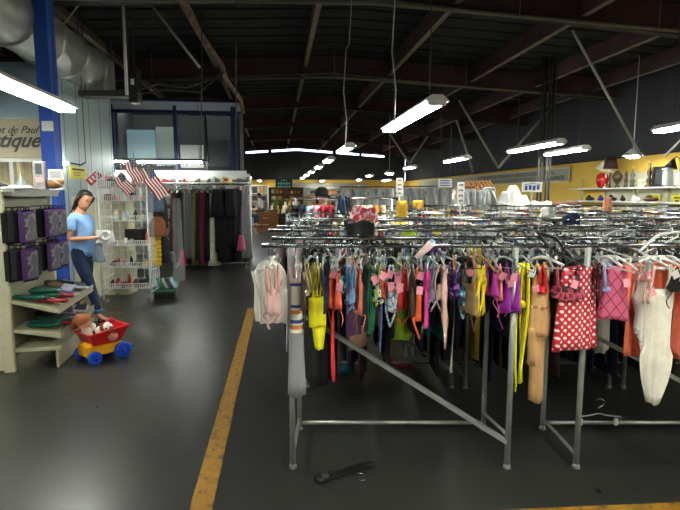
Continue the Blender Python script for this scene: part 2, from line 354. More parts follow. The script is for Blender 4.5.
struct(MB().box((c+.045, (YS+11.0)/2, 1.95), (.08, 11.0-YS, 3.9)).build('wall_shop_side', m), 'pale blue ribbed side wall of the small shop')
OFL.append((tag(MB().box((0, 0, .02), (1.6, .12, .03)).build('shop_fill_light', WHITEP, None, (c-1.0, YS+.7, 2.9)), 'unseen tube added to brighten the small shop behind the sign', 'ceiling light'), 1.5))  # unseen fill tube, added because the shop interior was dim
OFL.append((tag(MB().box((0, 0, .02), (1.2, .1, .03)).build('shop_fill_light', WHITEP, None, (c-.9, YS-.35, 3.3)), 'light over the shop sign at upper left', 'ceiling light'), 1.1)) if 0 else None
zt1 = V(20, 160, YS).z
o = thing('shop_sign', 'cream shop sign with dark script lettering at the far left', 'sign', (c, YS-.02, zt1+.04))
hh = zup-zt1-.06
MB().box(((a-c)/2-.6, 0, hh/2), (c-a+1.2, .03, hh)).build('sign_board', mat('sign_cream', '#b9b190', .6), o)
def text(s, size, m, parent, loc, rot=(pi/2, 0, 0), shear=0, align='LEFT', ex=.002, sx=1, name='lettering', off=0):
    cu = bpy.data.curves.new(name, 'FONT'); cu.body = s; cu.size = size; cu.extrude = ex; cu.shear = shear; cu.align_x = align; cu.resolution_u = 3
    cu.materials.append(m); t = bpy.data.objects.new(name, cu); COL.objects.link(t); t.location = loc; t.rotation_euler = rot; t.scale.x = sx
    t.data.offset = off
    bpy.context.view_layer.update(); me = bpy.data.meshes.new_from_object(t.evaluated_get(bpy.context.evaluated_depsgraph_get())); bpy.data.objects.remove(t)
    t = bpy.data.objects.new(name, me); COL.objects.link(t); t.location = loc; t.rotation_euler = rot; t.scale.x = sx
    if parent is not None: t.parent = parent
    return t
INK = mat('dark_ink', '#2e3026', .6)
text('St. Vincent de Paul', .17, INK, o, (-.08, -.02, hh-.23), shear=.5, align='RIGHT')
tt = text('Boutique', .335, INK, o, (-.06, -.02, .17), shear=.5, align='RIGHT', off=.006)
wn += 1; struct(wbox(a-2, c, YS+.04, .95, zt1-.03, .01).build('window_%d' % wn, GLASS), 'shop window pane')
mb = MB()
for x in (a, a+1.1, c-.05): mb.box((x, YS+.05, 1.5), (.06, .06, 1.3))
mb.box(((a+c)/2, YS+.05, zt1), (c-a+.1, .1, .06)); trim(mb, WHITEP, 'white shop window frame')
for i, px in enumerate((6, 27, 38)):
    p = V(px, 160, YS+.6); mb = MB(); k = 12
    ring = [(.13*((j/k)-.5)*2*(1 if i else 1.2), .03*sin(j*2.2)) for j in range(k+1)]
    vs = [(x, y, z) for z in (.5, 2.35) for x, y in ring]+[(x, y+.015, z) for z in (.5, 2.35) for x, y in ring]; n = k+1
    mb.add(vs, [(j, j+1, j+1+n, j+n) for j in range(k)]+[(j+3*n, j+1+3*n, j+1+2*n, j+2*n) for j in range(k)], True)
    o = mb.build('curtain', fab('#d9c9a0'), None, (p.x, YS+.6, 0)); tag(o, ['wide beige curtain at the far left of the shop window', 'beige curtain panel in the middle of the shop window', 'narrow beige curtain panel at the right of the shop window'][i], 'curtain')

# ---------------------------------------------------------------- lamps
TUBEM = mat('lit_tube', '#f3f6ee', .3, emit=TUBE_POWER)
def fixture(L=2.4, k=2):
    mbs = {}
    h = MB(); h.add([(-.14, 0, -.02), (.14, 0, -.02), (.06, 0, .05), (-.06, 0, .05), (-.14, L, -.02), (.14, L, -.02), (.06, L, .05), (-.06, L, .05)],
                    [(3, 2, 1, 0), (4, 5, 6, 7), (0, 1, 5, 4), (1, 2, 6, 5), (2, 3, 7, 6), (3, 0, 4, 7)])
    t = MB()
    for s in ((-.06, .06) if k == 2 else (0,)): t.tube([(s, .03, -.045), (s, L-.03, -.045)], .02, 8)
    e = MB(); e.box((0, 0, -.04), (.2, .03, .05))
    return h, t, e
for o, L_ in OFL: MB().tube([(-L_/2, 0, -.01), (L_/2, 0, -.01)], .014).build('lamp_tube', TUBEM, o)
_fx = {}
def lamp(u, v, label, L=2.4, z=2.62, ang=BA, cords=True):
    if L not in _fx:
        h, t, e = fixture(L); _fx[L] = (h.mesh('lamp_housing', WHITEP), t.mesh('lamp_tube', TUBEM), e.mesh('end_cap', WHITEPL))
    p = B(u, v, z); o = thing('fluorescent_light', label, 'ceiling light', p, ang, 'fluorescent lights hanging from the roof')
    for nm, me in zip(('lamp_housing', 'lamp_tube', 'end_cap'), _fx[L]):
        for yy in ((.015, L-.015) if nm == 'end_cap' else (0,)):
            c = bpy.data.objects.new(nm, me); COL.objects.link(c); c.parent = o; c.location.y = yy
    if cords:
        for y in (.3, L-.3):
            MB().tube([(0, y, .05), (.01, y, .9), (-.01, y, 1.5), (0, y, roofz(u)-z+.03)], .006, 5).build('hanging_cord', DKST, o)
    return o
NOTE = []
lamp(1.72, 5.45, 'large bright fluorescent light hanging over the middle racks, the nearest one')
lamp(-2.42, 4.05, 'long bright fluorescent light crossing in front of the blue column at left')
for i, v in enumerate((10.5, 14.2, 17.7, 21.4, 25.2, 29.4)):
    lamp(1.5, v, ['second', 'third', 'fourth', 'fifth', 'sixth', 'seventh'][i]+' fluorescent light going back in the middle row', 1.4)
for i, v in enumerate((21.0, 25.6, 28.8)): lamp(-1.55, v, ['nearest', 'middle', 'farthest'][i]+' of three small lights beyond the upstairs office', 1.6)
for i, (u, v) in enumerate(((5.35, 9.24), (5.05, 13.3), (4.85, 17.8), (4.8, 25.7), (5.4, 32.8))):
    lamp(u, v, ['nearest tube light of the right row above the banner', 'second tube light of the right row before the banner', 'third tube light of the right row', 'fourth, small tube light of the right row', 'farthest tiny tube light of the right row'][i], (2.1, 1.7)[i] if i < 2 else 1.3)
lamp(6.6, 10.4, 'tube light just right of the banner light, beyond the pipe column', 1.6)
lamp(5.9, 5.05, 'tube light cut off by the right edge of the picture', 2.4)
for i, (u, v) in enumerate(((1.7, -.35), (-2.5, -.6), (5.6, -.9), (1.7, -3.4), (-5.6, 1.5), (5.6, -4.2), (-5.8, 6.5), (-6.4, 26), (-5.4, 19), (-1.2, 34.8), (3.2, 35), (7.4, 33))):  # the farthest ones are added to brighten the far left and yellow wall
    lamp(u, v, 'fluorescent light out of view, %s' % ['above the front racks', 'above the display shelf aisle', 'above the right front rack', 'far behind the camera in the middle row', 'left of the display shelf', 'behind the camera at right', 'over the small shop entrance', 'added to light the far left shelves', 'added behind the upstairs office to light the far left', 'added to brighten the far yellow wall at left', 'added to brighten the far yellow wall in the middle', 'added to brighten the far yellow wall at right'][i], 2.4)
for (u, v, z, lab, m0) in ((8.69, 11.75, 2.55, 'round white dome light hanging before the lamp shelf', 0), (5.0, 22.6, 2.55, 'small dome light on a white stem near the far yellow corner', 1)):
    o = thing('dome_light', lab, 'ceiling light', B(u, v, z)); MB().lathe([(.05, .18), (.1, .14), (.24, .02), (.25, 0), (.22, 0), (.08, .12)], 20).build('lamp_shade', WHITEPL, o)
    MB().ell((0, 0, .0), (.34, .34, .12)).build('bulb', TUBEM, o); MB().tube([(0, 0, .18), (0, 0, roofz(u)-z+.02)], .012, 6).build('stem', WHITEP, o)
# strip light above shoe shelves
ua, z_ = BV(96, 162, VO-.6); ub, _ = BV(204, 163, VO-.6)
o = thing('strip_light', 'long thin strip light under a black rail above the wire rack', 'ceiling light', B(ua, VO-.6, z_), BA)
MB().box(((ub-ua)/2, 0, .06), (ub-ua+.1, .1, .05)).build('housing', mat('dark_rail', '#2a2f33', .5), o); MB().tube([(.05, 0, .015), (ub-ua-.05, 0, .015)], .02).build('lamp_tube', TUBEM, o)
for q in (.1, ub-ua-.1): MB().tube([(q, 0, .08), (q, 0, roofz(-3)-z_)], .006, 5).build('hanging_rod', DKST, o)
# small wall lamp
p = V(62, 163.5, 8.9); o = thing('clamp_light', 'small glowing lamp on an arm beside the blue column', 'lamp', p)
MB().ell((0, 0, 0), (.24, .1, .07)).build('bulb', TUBEM, o); MB().tube([(.12, 0, .01), (.3, .05, -.02), (.36, .1, .03)], .014).build('arm', BLACK, o); MB().tube([(.36, .1, .03), (.36, .1, roofz(-4)-p.z)], .008, 5).build('hanging_rod', DKST, o)

# ---------------------------------------------------------------- duct, pipes, struts
GALV = mat('galvanised_duct', '#9c9f96', .42, .55, noise=.22, nscale=3)
ud = -3.5
o = thing('air_duct', 'big round galvanised air duct under the roof at upper left', 'duct', B(ud, 0, 3.95), BA)
mb = MB(); v = -1.0; prof = []
while v < 9.9: prof += [(.38, v), (.38, v+.01), (.38, v+.82), (.38, v+.845), (.41, v+.85), (.41, v+.86), (.41, v+.92), (.41, v+.925)]; v += .95
mb.lathe(prof, 24, R(-pi/2, 'X')); mb.build('duct_pipe', GALV, o)
for y in (1.0, 4.5, 7.6): MB().tube([(.0, y, .4), (0, y, roofz(ud)-3.95+.02)], .012, 5).build('hanger_strap', DKST, o)
mb = MB(); mb.box((.05, 10.55, -.1), (.6, .7, .7)); mb.build('duct_box', GALV, o); MB().box((.1, 10.18, -.12), (.3, .02, .26)).build('grille', mat('grille_grey', '#55585a', .5), o)
mb = MB(); [mb.box(*q) for q in (((.1, 10.16, .02), (.34, .02, .03)), ((.1, 10.16, -.26), (.34, .02, .03)), ((-.06, 10.16, -.12), (.03, .02, .3)), ((.26, 10.16, -.12), (.03, .02, .3)))]; mb.build('grille_frame', WHITEP, o)
p = V(108, 97, 9.4); o = thing('cable_tray', 'grey steel tray hanging just below the end of the air duct', 'tray', p)
mb = MB(); mb.box((0, 0, 0), (.9, .3, .03)); mb.box((0, -.15, .04), (.9, .02, .1)); mb.box((0, .15, .04), (.9, .02, .1)); mb.build('tray_channel', DKST, o)
for s in (-.4, .4): MB().tube([(s, 0, 0), (s, 0, roofz(-4)-p.z)], .01, 5).build('hanging_rod', DKST, o)
p = V(135, 86, 9.2); o = thing('loudspeaker', 'black box loudspeaker hanging near the duct and the white pole', 'speaker', p)
MB().rbox((0, 0, 0), (.17, .2, .6), .02).build('speaker_box', BLACK, o); MB().box((0, -.105, .05), (.06, .01, .1)).build('speaker_label', WHITEPL, o); MB().tube([(0, 0, .28), (0, 0, roofz(-3)-p.z)], .01, 5).build('hanging_rod', DKST, o)
def pole(name, p, q, r, m, lab, cat='pipe'):
    return tag(MB().tube([p, q], r, 8).build(name, m), lab, cat)
PALEP = mat('pale_pipe_paint', '#a8a8a0', .5, noise=.1)
pp = V(127, 95, 9.0); pole('conduit_pipe', pp, Vector((pp.x, pp.y, 4.85)), .03, WHITEP, 'bright white vertical pipe beside the black loudspeaker')
mb = MB(); vv = 8.35
pts = [(u, vv, roofz(u)-.62 if u > 1.5 else roofz(u)-.64+.015*(1.5-u)) for u in (-8.5, -4, 0, 1.5, 4, 6.5, 9.4)]
mb.tube(pts, .03, 8, BM)
for p in pts[1:-1]: mb.tube([p, (p[0], p[1], roofz(p[0]))], .008, 5, BM)
tag(mb.build('sprinkler_pipe', mat('dusty_pipe', '#77776c', .6, noise=.2)), 'long sprinkler pipe crossing the roof, nearest the camera', 'pipe')
mb = MB(); vv = 13.4
pts = [(u, vv, roofz(u)-.66) for u in (-3, 1.5, 5, 9.4)]; mb.tube(pts, .03, 8, BM)
for p in pts[:-1]: mb.tube([p, (p[0], p[1], roofz(p[0]))], .008, 5, BM)
tag(mb.build('sprinkler_pipe', _M['dusty_pipe']), 'second sprinkler pipe crossing the roof farther back', 'pipe')
def up(p): return Vector((p.x, p.y, 0))
for a, ya, c, yc, r, lab in (((572, 38), 7.5, (641, 156), 8.6, .022, 'long pale brace slanting down to the right, above the lamp shelf'), ((459, 104), 9.6, (498, 167), 10.2, .02, 'left arm of the pale V shaped brace before the banner'),
        ((556, 106), 9.8, (498, 168), 10.2, .02, 'right arm of the pale V shaped brace before the banner'), ((455, 118), 11.0, (473, 172), 11.4, .018, 'thin pale brace left of the V shaped brace'),
        ((150, 10), 8.0, (200, 68), 8.9, .022, 'pale brace slanting down near the roof, right of the duct'), ((93, -5), 5.5, (57, 33), 6.2, .014, 'thin pale brace crossing over the round air duct'),
        ((702, 125), 8.6, (664, 157), 9.0, .018, 'pale brace cut off by the right picture edge'), ((432, 132), 14.0, (404, 172), 14.6, .018, 'distant brace slanting left toward the yellow corner'), ((386, 130), 16, (412, 168), 16.5, .018, 'distant brace slanting right toward the third tube light')):
    d_ = ray(*a); ya = 3.05*d_.y/d_.z if d_.z > 0 else ya; ya = min(ya, 27) if a[0] < 560 else 8.4
    pole('brace_pole', V(*a, ya)+Vector((0, 0, .12)), V(*c, ya+.3), r*ya/8.5, PALEP, lab, 'brace')
for px, py, Y, lab in ((346, 50, 8.0, 'bent grey cord dangling above the far light row'), (395, 0, 6.0, 'left power cord above the nearest middle light')):
    p = V(px, py, Y); q = V(px-1, 150 if px < 350 else 128, Y)
    tag(MB().tube([Vector((p.x+.12, Y, roofz(1))), p+Vector((.05, 0, .1)), p, p.lerp(q, .4)+Vector((-.03, 0, 0)), q.lerp(p, .3)+Vector((.02, 0, 0)), q], .007, 5).build('power_cord', PALEP), lab, 'cord')
o = thing('pipe_column', 'cluster of grey pipes rising to the roof above the banner', 'column', B(6.6, 12.2, 0))
for i, dx in enumerate((-.1, 0, .1, .2)): MB().tube([(dx, .05*(i % 2), 0), (dx, .05*(i % 2), 4.95)], .03, 8).build('pipe', DKST, o)
o = tag(MB().tube([V(236, -20, 7.0), V(236, 140, 7.0)], .008, 5).build('power_cord', DKST), 'dark cord hanging straight down before the office window edge', 'cord')
o = tag(MB().tube([V(202, 8, 8.0), V(201, 165, 8.0)], .009, 6).build('conduit_pipe', DKST), 'thin pipe hanging before the middle office window', 'pipe')
mb = MB(); mb.tube([V(140, 90, 9.0), V(158, 83, 9.1), V(185, 88, 9.3), V(215, 78, 9.6), V(222, 70, 9.8)], .02, 6); mb.tube([V(140, 94, 9.0), V(165, 90, 9.1), V(200, 92, 9.4), V(224, 72, 9.7)], .012, 6)
tag(mb.build('cable_bundle', DKST), 'pale looping cables strung above the office roof', 'cable')
mb = MB(); a_, c_ = V(222, 66, 9.7), V(241, 108, 12.2); mb.tube([V(174, -12, 7), V(200, 34, 8.2), V(222, 66, 9.6), V(226, 80, 10), V(241, 100, 12), V(243, 112, 12.6)], .05, 8)
tag(mb.build('insulated_pipe', mat('torn_insulation', '#7a6152', .9, noise=.5, nscale=6)), 'torn tan insulated pipe hanging below the roof above the office', 'pipe')
# ---------------------------------------------------------------- clothes racks
def rack(x0, W, Y0, D, z, label, group='steel clothes racks', ext=(.16, .1), back_ext=None, diag=True, tag_posts=True):
    o = thing('clothes_rack', label, 'clothes rack', (x0, Y0, 0), 0, group)
    r = .0165
    for nm, y, e in (('front_rail', 0, ext), ('back_rail', D, back_ext or ext)):
        MB().tube([(-e[0], y, z), (W+e[1], y, z)], .014, 10).build(nm, CHROME, o)
    for x in (0, W):
        for y in (0, D):
            MB().tube([(x, y, .012), (x, y, z-.012)], r, 10).build('post', STEEL, o); MB().lathe([(.02, 0), (.024, .006), (.02, .03), (.017, .03)], 12, T(x, y, 0)).build('rubber_foot', mat('grey_rubber', '#77786f', .7), o)
    MB().tube([(0, D, .05), (W, D, .05)], .013, 8).build('bottom_brace', STEEL, o)
    if diag: MB().bar((0.01, D, z*.62), (W, 0.0, .16), .03, .024).build('diagonal_brace', STEEL, o)
    for x in (0, W): MB().tube([(x, D, .12), (x, 0, .2)] if x else [(x, D, .08), (x, 0, .08)], .011, 8).build('side_bar', STEEL, o)
    for x in (0, W): MB().tube([(x, D, z-.03), (x, 0, z-.03)], .011, 8).build('top_bar', STEEL, o)
    return o
Z1 = 1.32; Y1 = 2.84; D1 = .5
xL = G(293, 468).x; xR = G(505.5, 466).x; xP = G(573, 465).x; W1 = xR-xL
rack(xL, W1, Y1, D1, Z1, 'nearest clothes rack in the middle, with the striped sweater on its left end', ext=(.16, .22), back_ext=(.17, .04))
rack(xP, 1.3, Y1, D1, Z1, 'nearest clothes rack at the right, carrying the red polka dot dress', ext=(.13, .1), back_ext=(.32, .1))
ROWS = [(4.1, -.27, 1.32, 'second'), (5.45, -.5, 1.33, 'third'), (7.2, -.75, 1.34, 'fourth'), (9.2, -.85, 1.4, 'fifth')]
for Y0, xs, z, nm in ROWS:
    xe = 345/FPX*(Y0+.6)+.5; n = round((xe-xs)/1.5); Wd = (xe-xs)/n
    for i in range(n):
        w = ['leftmost', 'second from left', 'third from left', 'fourth from left', 'fifth from left', 'sixth from left', 'seventh from left'][i]
        rack(xs+i*Wd, Wd-.12, Y0, .5, z, '%s clothes rack of the %s row back' % (w, nm), 'racks of the %s row' % nm, ext=(.3 if i == 0 and Y0 < 5 else .06, .06), diag=(i % 2 == 0))

# ---------------------------------------------------------------- hangers
HG = mat('hanger_clear_grey', '#c4c9c7', .12, alpha=.55); HW = mat('hanger_white', '#d9d8d0', .35); HB = mat('hanger_black', '#17181a', .3); HGR = mat('hanger_smoke', '#4d5251', .2, alpha=.8)
WOOD = mat('hanger_wood', '#a87b45', .5, noise=.2, nscale=30)
def hook_mb():
    pts = [(0, 0, -.075), (0, 0, -.03)]+[(.016*cos(a)+.0, 0, -.013+.016*sin(a)+.01) for a in [radians(q) for q in (-60, -20, 20, 60, 90, 130, 170, 200)]]
    return MB().tube(pts, .0026, 6)
def shoulder_mb(W=.3, th=.007, drop=.04, bar=True):
    mb = MB(); n = 6; pts = []
    for i in range(-n, n+1): t = i/n; pts.append((t*W/2, 0, -.07-drop*abs(t)**1.3))
    mb.tube(pts, [th*.75+th*.25*(1-abs(i)/n) for i in range(-n, n+1)], 6)
    if bar: mb.tube([(-W*.47, 0, -.07-drop), (-W*.44, 0, -.09-drop), (W*.44, 0, -.09-drop), (W*.47, 0, -.07-drop)], th*.5, 6)
    for s in (-1, 1): mb.box((s*W*.33, 0, -.06-drop*.3), (.008, th*1.4, .02))
    return mb
def clip_mb(W=.24):
    mb = MB(); mb.tube([(-W/2, 0, -.085), (W/2, 0, -.085)], .006, 6); mb.box((0, 0, -.08), (.04, .012, .02))
    for s in (-1, 1): mb.box((s*W*.42, 0, -.105), (.022, .02, .045)); mb.box((s*W*.42, 0, -.087), (.026, .028, .012))
    return mb
HKM = hook_mb().mesh('hook', CHROME)
HMESH = [(shoulder_mb().mesh('hanger_body', HG), 'clear plastic'), (shoulder_mb(.32, .008, .045).mesh('hanger_body', HGR), 'smoky plastic'), (shoulder_mb(.3, .009).mesh('hanger_body', HW), 'white plastic'),
         (clip_mb().mesh('hanger_body', HG), 'clear clip'), (shoulder_mb(.32, .009).mesh('hanger_body', HB), 'black plastic'), (shoulder_mb(.32, .009, .045, False).mesh('hanger_body', WOOD), 'wooden')]
def hanger(k, loc, yaw, label, group, tilt=0):
    me, nm = HMESH[k]
    o = bpy.data.objects.new('clothes_hanger', me); COL.objects.link(o); o.location = loc; o.rotation_euler = (0, tilt, yaw)
    tag(o, label, 'clothes hanger', group)
    h = bpy.data.objects.new('hook', HKM); COL.objects.link(h); h.parent = o
    return o

# ---------------------------------------------------------------- garments (origin where the hanger meets the rail; x = across the shoulders)
def body(mb, z0, z1, wf, T_, r, folds=5, n=26, lv=10, amp=.25, sway=0.0, cx=0.0, M=None):
    ph = r.uniform(0, 6); ph2 = r.uniform(0, 6); rs = []
    for i in range(lv+1):
        t = i/lv; z = z0+(z1-z0)*t; w = wf(t)/2; ring = []
        a_ = amp*(.35+.65*t)
        for j in range(n):
            th = 2*pi*j/n; c_, s_ = cos(th), sin(th)
            fx = w*c_; f = sin(folds*c_*2.2+ph+t*1.1)*a_+sin(folds*1.7*c_*2+ph2)*a_*.4
            fy = T_/2*(s_*(abs(s_)**.2 if s_ else 1))*(1+.3*t) + T_*.5*f
            ring.append((cx+fx+sway*sin(t*2.2), fy, z-.006*sin(3*th+ph)*(1 if t > .8 else 0)))
        rs.append(ring)
    return mb.rings(rs, True, True, M)
def straps(mb, x, z0, z1, T_, r=.006, n=2):
    for s in (-1, 1):
        pts = [(s*x*.8, -T_*.4, z1-.01), (s*x, -T_*.3, (z0+z1)/2), (s*x, 0, z0), (s*x, T_*.3, (z0+z1)/2), (s*x*.8, T_*.4, z1-.01)]; mb.tube(pts, r, 6)
def wavy(mb, x, y, z0, z1, rr, r, amp=.015, flat=1.0, k=10):
    ph = r.uniform(0, 6); q = r.uniform(2, 5)
    mb.tube([(x+amp*sin(ph+q*i/k), y+amp*.6*cos(ph+q*1.3*i/k), z0+(z1-z0)*i/k) for i in range(k+1)], rr, 6)
ZS = -.11      # shoulder height under the rail
def garment_mb(kind, W, Th, L, r):
    mb = MB(); zb = ZS-L
    if kind == 'tank':
        straps(mb, W*.3, ZS+.005, ZS-.13, Th, .01); body(mb, ZS-.11, zb, lambda t: W*(.72+.28*min(1, t*2.5)), Th, r)
    elif kind == 'dress':
        straps(mb, W*.28, ZS+.005, ZS-.1, Th, .012); body(mb, ZS-.08, zb, lambda t: W*(.55+.45*t), Th, r, 6)
    elif kind == 'shirt':
        body(mb, ZS, zb, lambda t: W*(.86+.1*t), Th, r)
        for s in (-1, 1): body(mb, ZS-.005, ZS-.26, lambda t: .12*W*2*(1-.3*t), Th*.8, r, 3, 14, 5, .15, 0, s*W*.5)
    elif kind == 'long':      # full bodied top with long sleeves
        body(mb, ZS, zb, lambda t: W*(.8+.12*t), Th, r)
        for s in (-1, 1): body(mb, ZS-.005, ZS-min(L*.95, .6), lambda t: .14*W*2*(1-.45*t), Th*.9, r, 3, 14, 8, .2, s*.01, s*W*.5)
    elif kind == 'skirt': body(mb, ZS-.01, zb, lambda t: W*(.7+.3*t), Th, r, 7)
    elif kind == 'trousers':
        body(mb, ZS-.01, ZS-.2, lambda t: W*(.8+.1*t), Th, r, 4)
        for s in (-1, 1): body(mb, ZS-.18, zb, lambda t: W*.45*(1-.3*t), Th, r, 3, 16, 8, .2, 0, s*W*.22)
    elif kind == 'onepiece':
        straps(mb, W*.26, ZS+.005, ZS-.15, Th, .009)
        body(mb, ZS-.13, zb, lambda t: W*(.8-.12*sin(pi*min(1, t/.8))+.18*(t > .5)*(1-t)*2-(.45*max(0, (t-.66)/.34)**1.2)), Th, r, 6, 28, 14, .4, W*.06)
    elif kind == 'bikini':
        for s in (-1, 1):
            body(mb, ZS-.05, zb, lambda t: W*(.1+.42*t), Th, r, 2, 16, 6, .12, 0, s*W*.24)
        straps(mb, W*.24, ZS+.005, ZS-.07, Th, .004); mb.tube([(-W*.5, 0, zb), (-W*.2, -Th*.3, zb+.01), (W*.2, -Th*.3, zb+.01), (W*.5, 0, zb)], .006, 6)
        for s in (-1, 1): wavy(mb, s*W*.45, 0, zb, zb-.1, .003, r)
    elif kind == 'strappy':
        straps(mb, W*.3, ZS+.005, ZS-.12, Th, .007); straps(mb, W*.15, ZS+.005, ZS-.14, Th, .005)
        body(mb, ZS-.12, ZS-.12-(L-.12)*.6, lambda t: W*(.5+.3*sin(pi*t)), Th, r, 3, 18, 6)
        for i in range(4): wavy(mb, W*(-.3+.2*i), r.uniform(-1, 1)*Th*.3, ZS-.12-(L-.12)*.5, zb+r.uniform(0, .06), .006, r, .02)
    elif kind == 'fringe':
        body(mb, ZS, ZS-L*.35, lambda t: W*(.5+.3*t), Th, r, 3, 18, 5)
        for i in range(16): wavy(mb, W*(-.4+.8*i/15), r.uniform(-.4, .4)*Th, ZS-L*.25, zb+r.uniform(0, L*.15), .0055, r, .008, 1, 6)
    elif kind == 'cords':
        for i in range(6): wavy(mb, W*(-.35+.7*i/5), r.uniform(-.5, .5)*Th, ZS+.01, zb+r.uniform(0, L*.12), .0075, r, .014)
        mb.ell((0, 0, ZS-L*.3), (W*.8, Th, .05))
    elif kind == 'ribbon':
        ph = r.uniform(0, 6); rs = []
        for i in range(15):
            t = i/14; a = .7*sin(t*4+ph); w = W/2*(1-.25*sin(t*9+ph)**2); c_, s_ = cos(a), sin(a); x0 = .012*sin(t*5+ph)
            rs.append([(x0+w*c_, w*s_, ZS-L*t), (x0-.004*s_, .004*c_, ZS-L*t), (x0-w*c_, -w*s_, ZS-L*t), (x0+.004*s_, -.004*c_, ZS-L*t)])
        mb.rings(rs, True, True)
    elif kind == 'lace':
        for i in range(6): wavy(mb, W*(-.3+.12*i), r.uniform(-.4, .4)*Th, ZS+.01, ZS-L*.45, .0045, r, .012)
        body(mb, ZS-L*.38, ZS-L*.72, lambda t: W*(1-.1*t), Th, r, 4, 22, 7, .4, 0, 0); body(mb, ZS-L*.7, zb, lambda t: W*(.85-.5*t), Th*.7, r, 4, 20, 6, .4, 0, W*.08)
    elif kind == 'wrap':
        straps(mb, W*.2, ZS+.005, ZS-.08, Th, .012); body(mb, ZS-.06, ZS-L*.3, lambda t: W*(.45+.5*t), Th, r, 5); body(mb, ZS-L*.28, ZS-L*.5, lambda t: W*(1-.1*t), Th*1.1, r, 6, 30, 7, .4)
        body(mb, ZS-L*.46, zb, lambda t: W*(.72-.28*t), Th*.8, r, 4, 24, 9, .35, -W*.08, W*.12); body(mb, ZS-L*.44, ZS-L*.72, lambda t: W*(.5-.35*t), Th*.7, r, 5, 20, 6, .5, 0, -W*.28)
    elif kind == 'jacket':
        body(mb, ZS+.02, zb, lambda t: W*(.35+.65*min(1, (t*5)**.6))*(1-.12*max(0, t-.8)/.2), Th, r, 6, 34, 14, .45); wavy(mb, W*.25, -Th*1.2, ZS, zb+.05, .01, r, .03); wavy(mb, -W*.1, -Th*1.2, ZS-.03, zb+.02, .007, r, .03)
    elif kind == 'loop':
        for s in (-1, 1): mb.tube([(s*W*.1, 0, ZS), (s*W*.45, .01, ZS-L*.3), (s*W*.4, 0, ZS-L*.75), (0, -.01, zb)], .006, 6)
        body(mb, ZS-L*.4, ZS-L*.75, lambda t: W*(.5+.2*t), Th*.7, r, 2, 14, 5)
    return mb
PINKT = mat('pink_price_tag', '#e58f9c', .6); GREENT = mat('mint_price_tag', '#a3dcae', .6); WHITET = mat('white_price_tag', '#e8e6e2', .6)
tr = random.Random(5)
def price_tag(parent, x, y, z, m=None, size=.036):
    mb = MB(); a = tr.uniform(-.5, .5); M = T(x, y, z) @ R(a, 'Y') @ R(tr.uniform(-.3, .3), 'X')
    mb.box((0, 0, -size*.6), (size, .0012, size*1.25), M); mb.tube([(0, 0, 0), (.003, .01, .02)], .0008, 4, M)
    o = mb.build('price_tag', m or PINKT, parent); o.rotation_euler[2] = -parent.rotation_euler[2]; return o
ROWITEMS = {}
COLN = {}
def hang(kind, noun, colname, m, X, Y, yaw, W, Th, L, zr, seed, hk=0, hyaw=None, tagm=None, ntag=0, tagat=None):
    r = random.Random(seed); mb = garment_mb(kind, W, Th, L, r)
    o = mb.build({'tank': 'tank_top', 'dress': 'dress', 'shirt': 'shirt', 'long': 'sweater', 'skirt': 'skirt', 'trousers': 'trousers', 'onepiece': 'swimsuit', 'bikini': 'bikini_top', 'strappy': 'swim_top',
                  'fringe': 'fringed_top', 'cords': 'strappy_garment', 'ribbon': 'sash', 'loop': 'halter_top', 'lace': 'lace_top', 'wrap': 'wrap_dress', 'jacket': 'jacket'}[kind], m, None, (X, Y, zr), yaw)
    for i in range(ntag):
        q = tagat or (r.uniform(-.3, .3)*W, -Th*.7-.02, ZS-r.uniform(.05, .4)*min(L, .3))
        price_tag(o, *(Matrix.Rotation(-yaw, 4, 'Z') @ Vector((r.uniform(-.02, .02) if not tagat else q[0], -W*.5*abs(sin(yaw))-Th*.6*abs(cos(yaw))-.02, q[2]))), m=tagm)
    return o, hk
# the front rack's clothes the photograph shows one by one: kind, noun, colour word, material, px0, px1, bottom py, yaw degrees, rail (0 front, 1 back), hanger, tags
POLKA = dots_mat('red_polka_dot_cloth', '#c41f2d', '#f3e6e0', .03, .28)
QUILT = quilt_mat('pink_quilted_cloth', '#cc5a78', '#8e3350', .06)
PRINT = blot_mat('red_black_floral_print', '#2a1018', '#c2475c', '#7a2234', 22)
STRIPE = bands_mat('striped_sweater_knit', [(0, '#8b8d8c'), (.435, '#e8e0d0'), (.46, '#d9823a'), (.485, '#e8e0d0'), (.5, '#2c4a8c'), (.52, '#e8e0d0'), (.56, '#d9823a'), (.585, '#e8e0d0'), (.6, '#2c4a8c'), (.62, '#e8e0d0'), (.74, '#2c4a8c'), (.76, '#e6c9bd')], 2, -.88, 0)
NEON = bands_mat('neon_block_cloth', [(0, '#ff6a2a'), (.52, '#2b2b2b'), (.6, '#5ecf35'), (.8, '#ee4aa5')], 0, -.07, .07)
PRPR = blot_mat('purple_mixed_print', '#5a2f8c', '#1d1830', '#b46ac0', 20); BLPR = blot_mat('blue_teal_print', '#16202c', '#2f8f9c', '#c9d8d4', 20); WBPR = blot_mat('white_black_print', '#e4e1da', '#1a1a1a', '#d8d4cc', 16)
FLPR = blot_mat('multi_floral_print', '#d8603a', '#efe4d0', '#3a7a4c', 24)
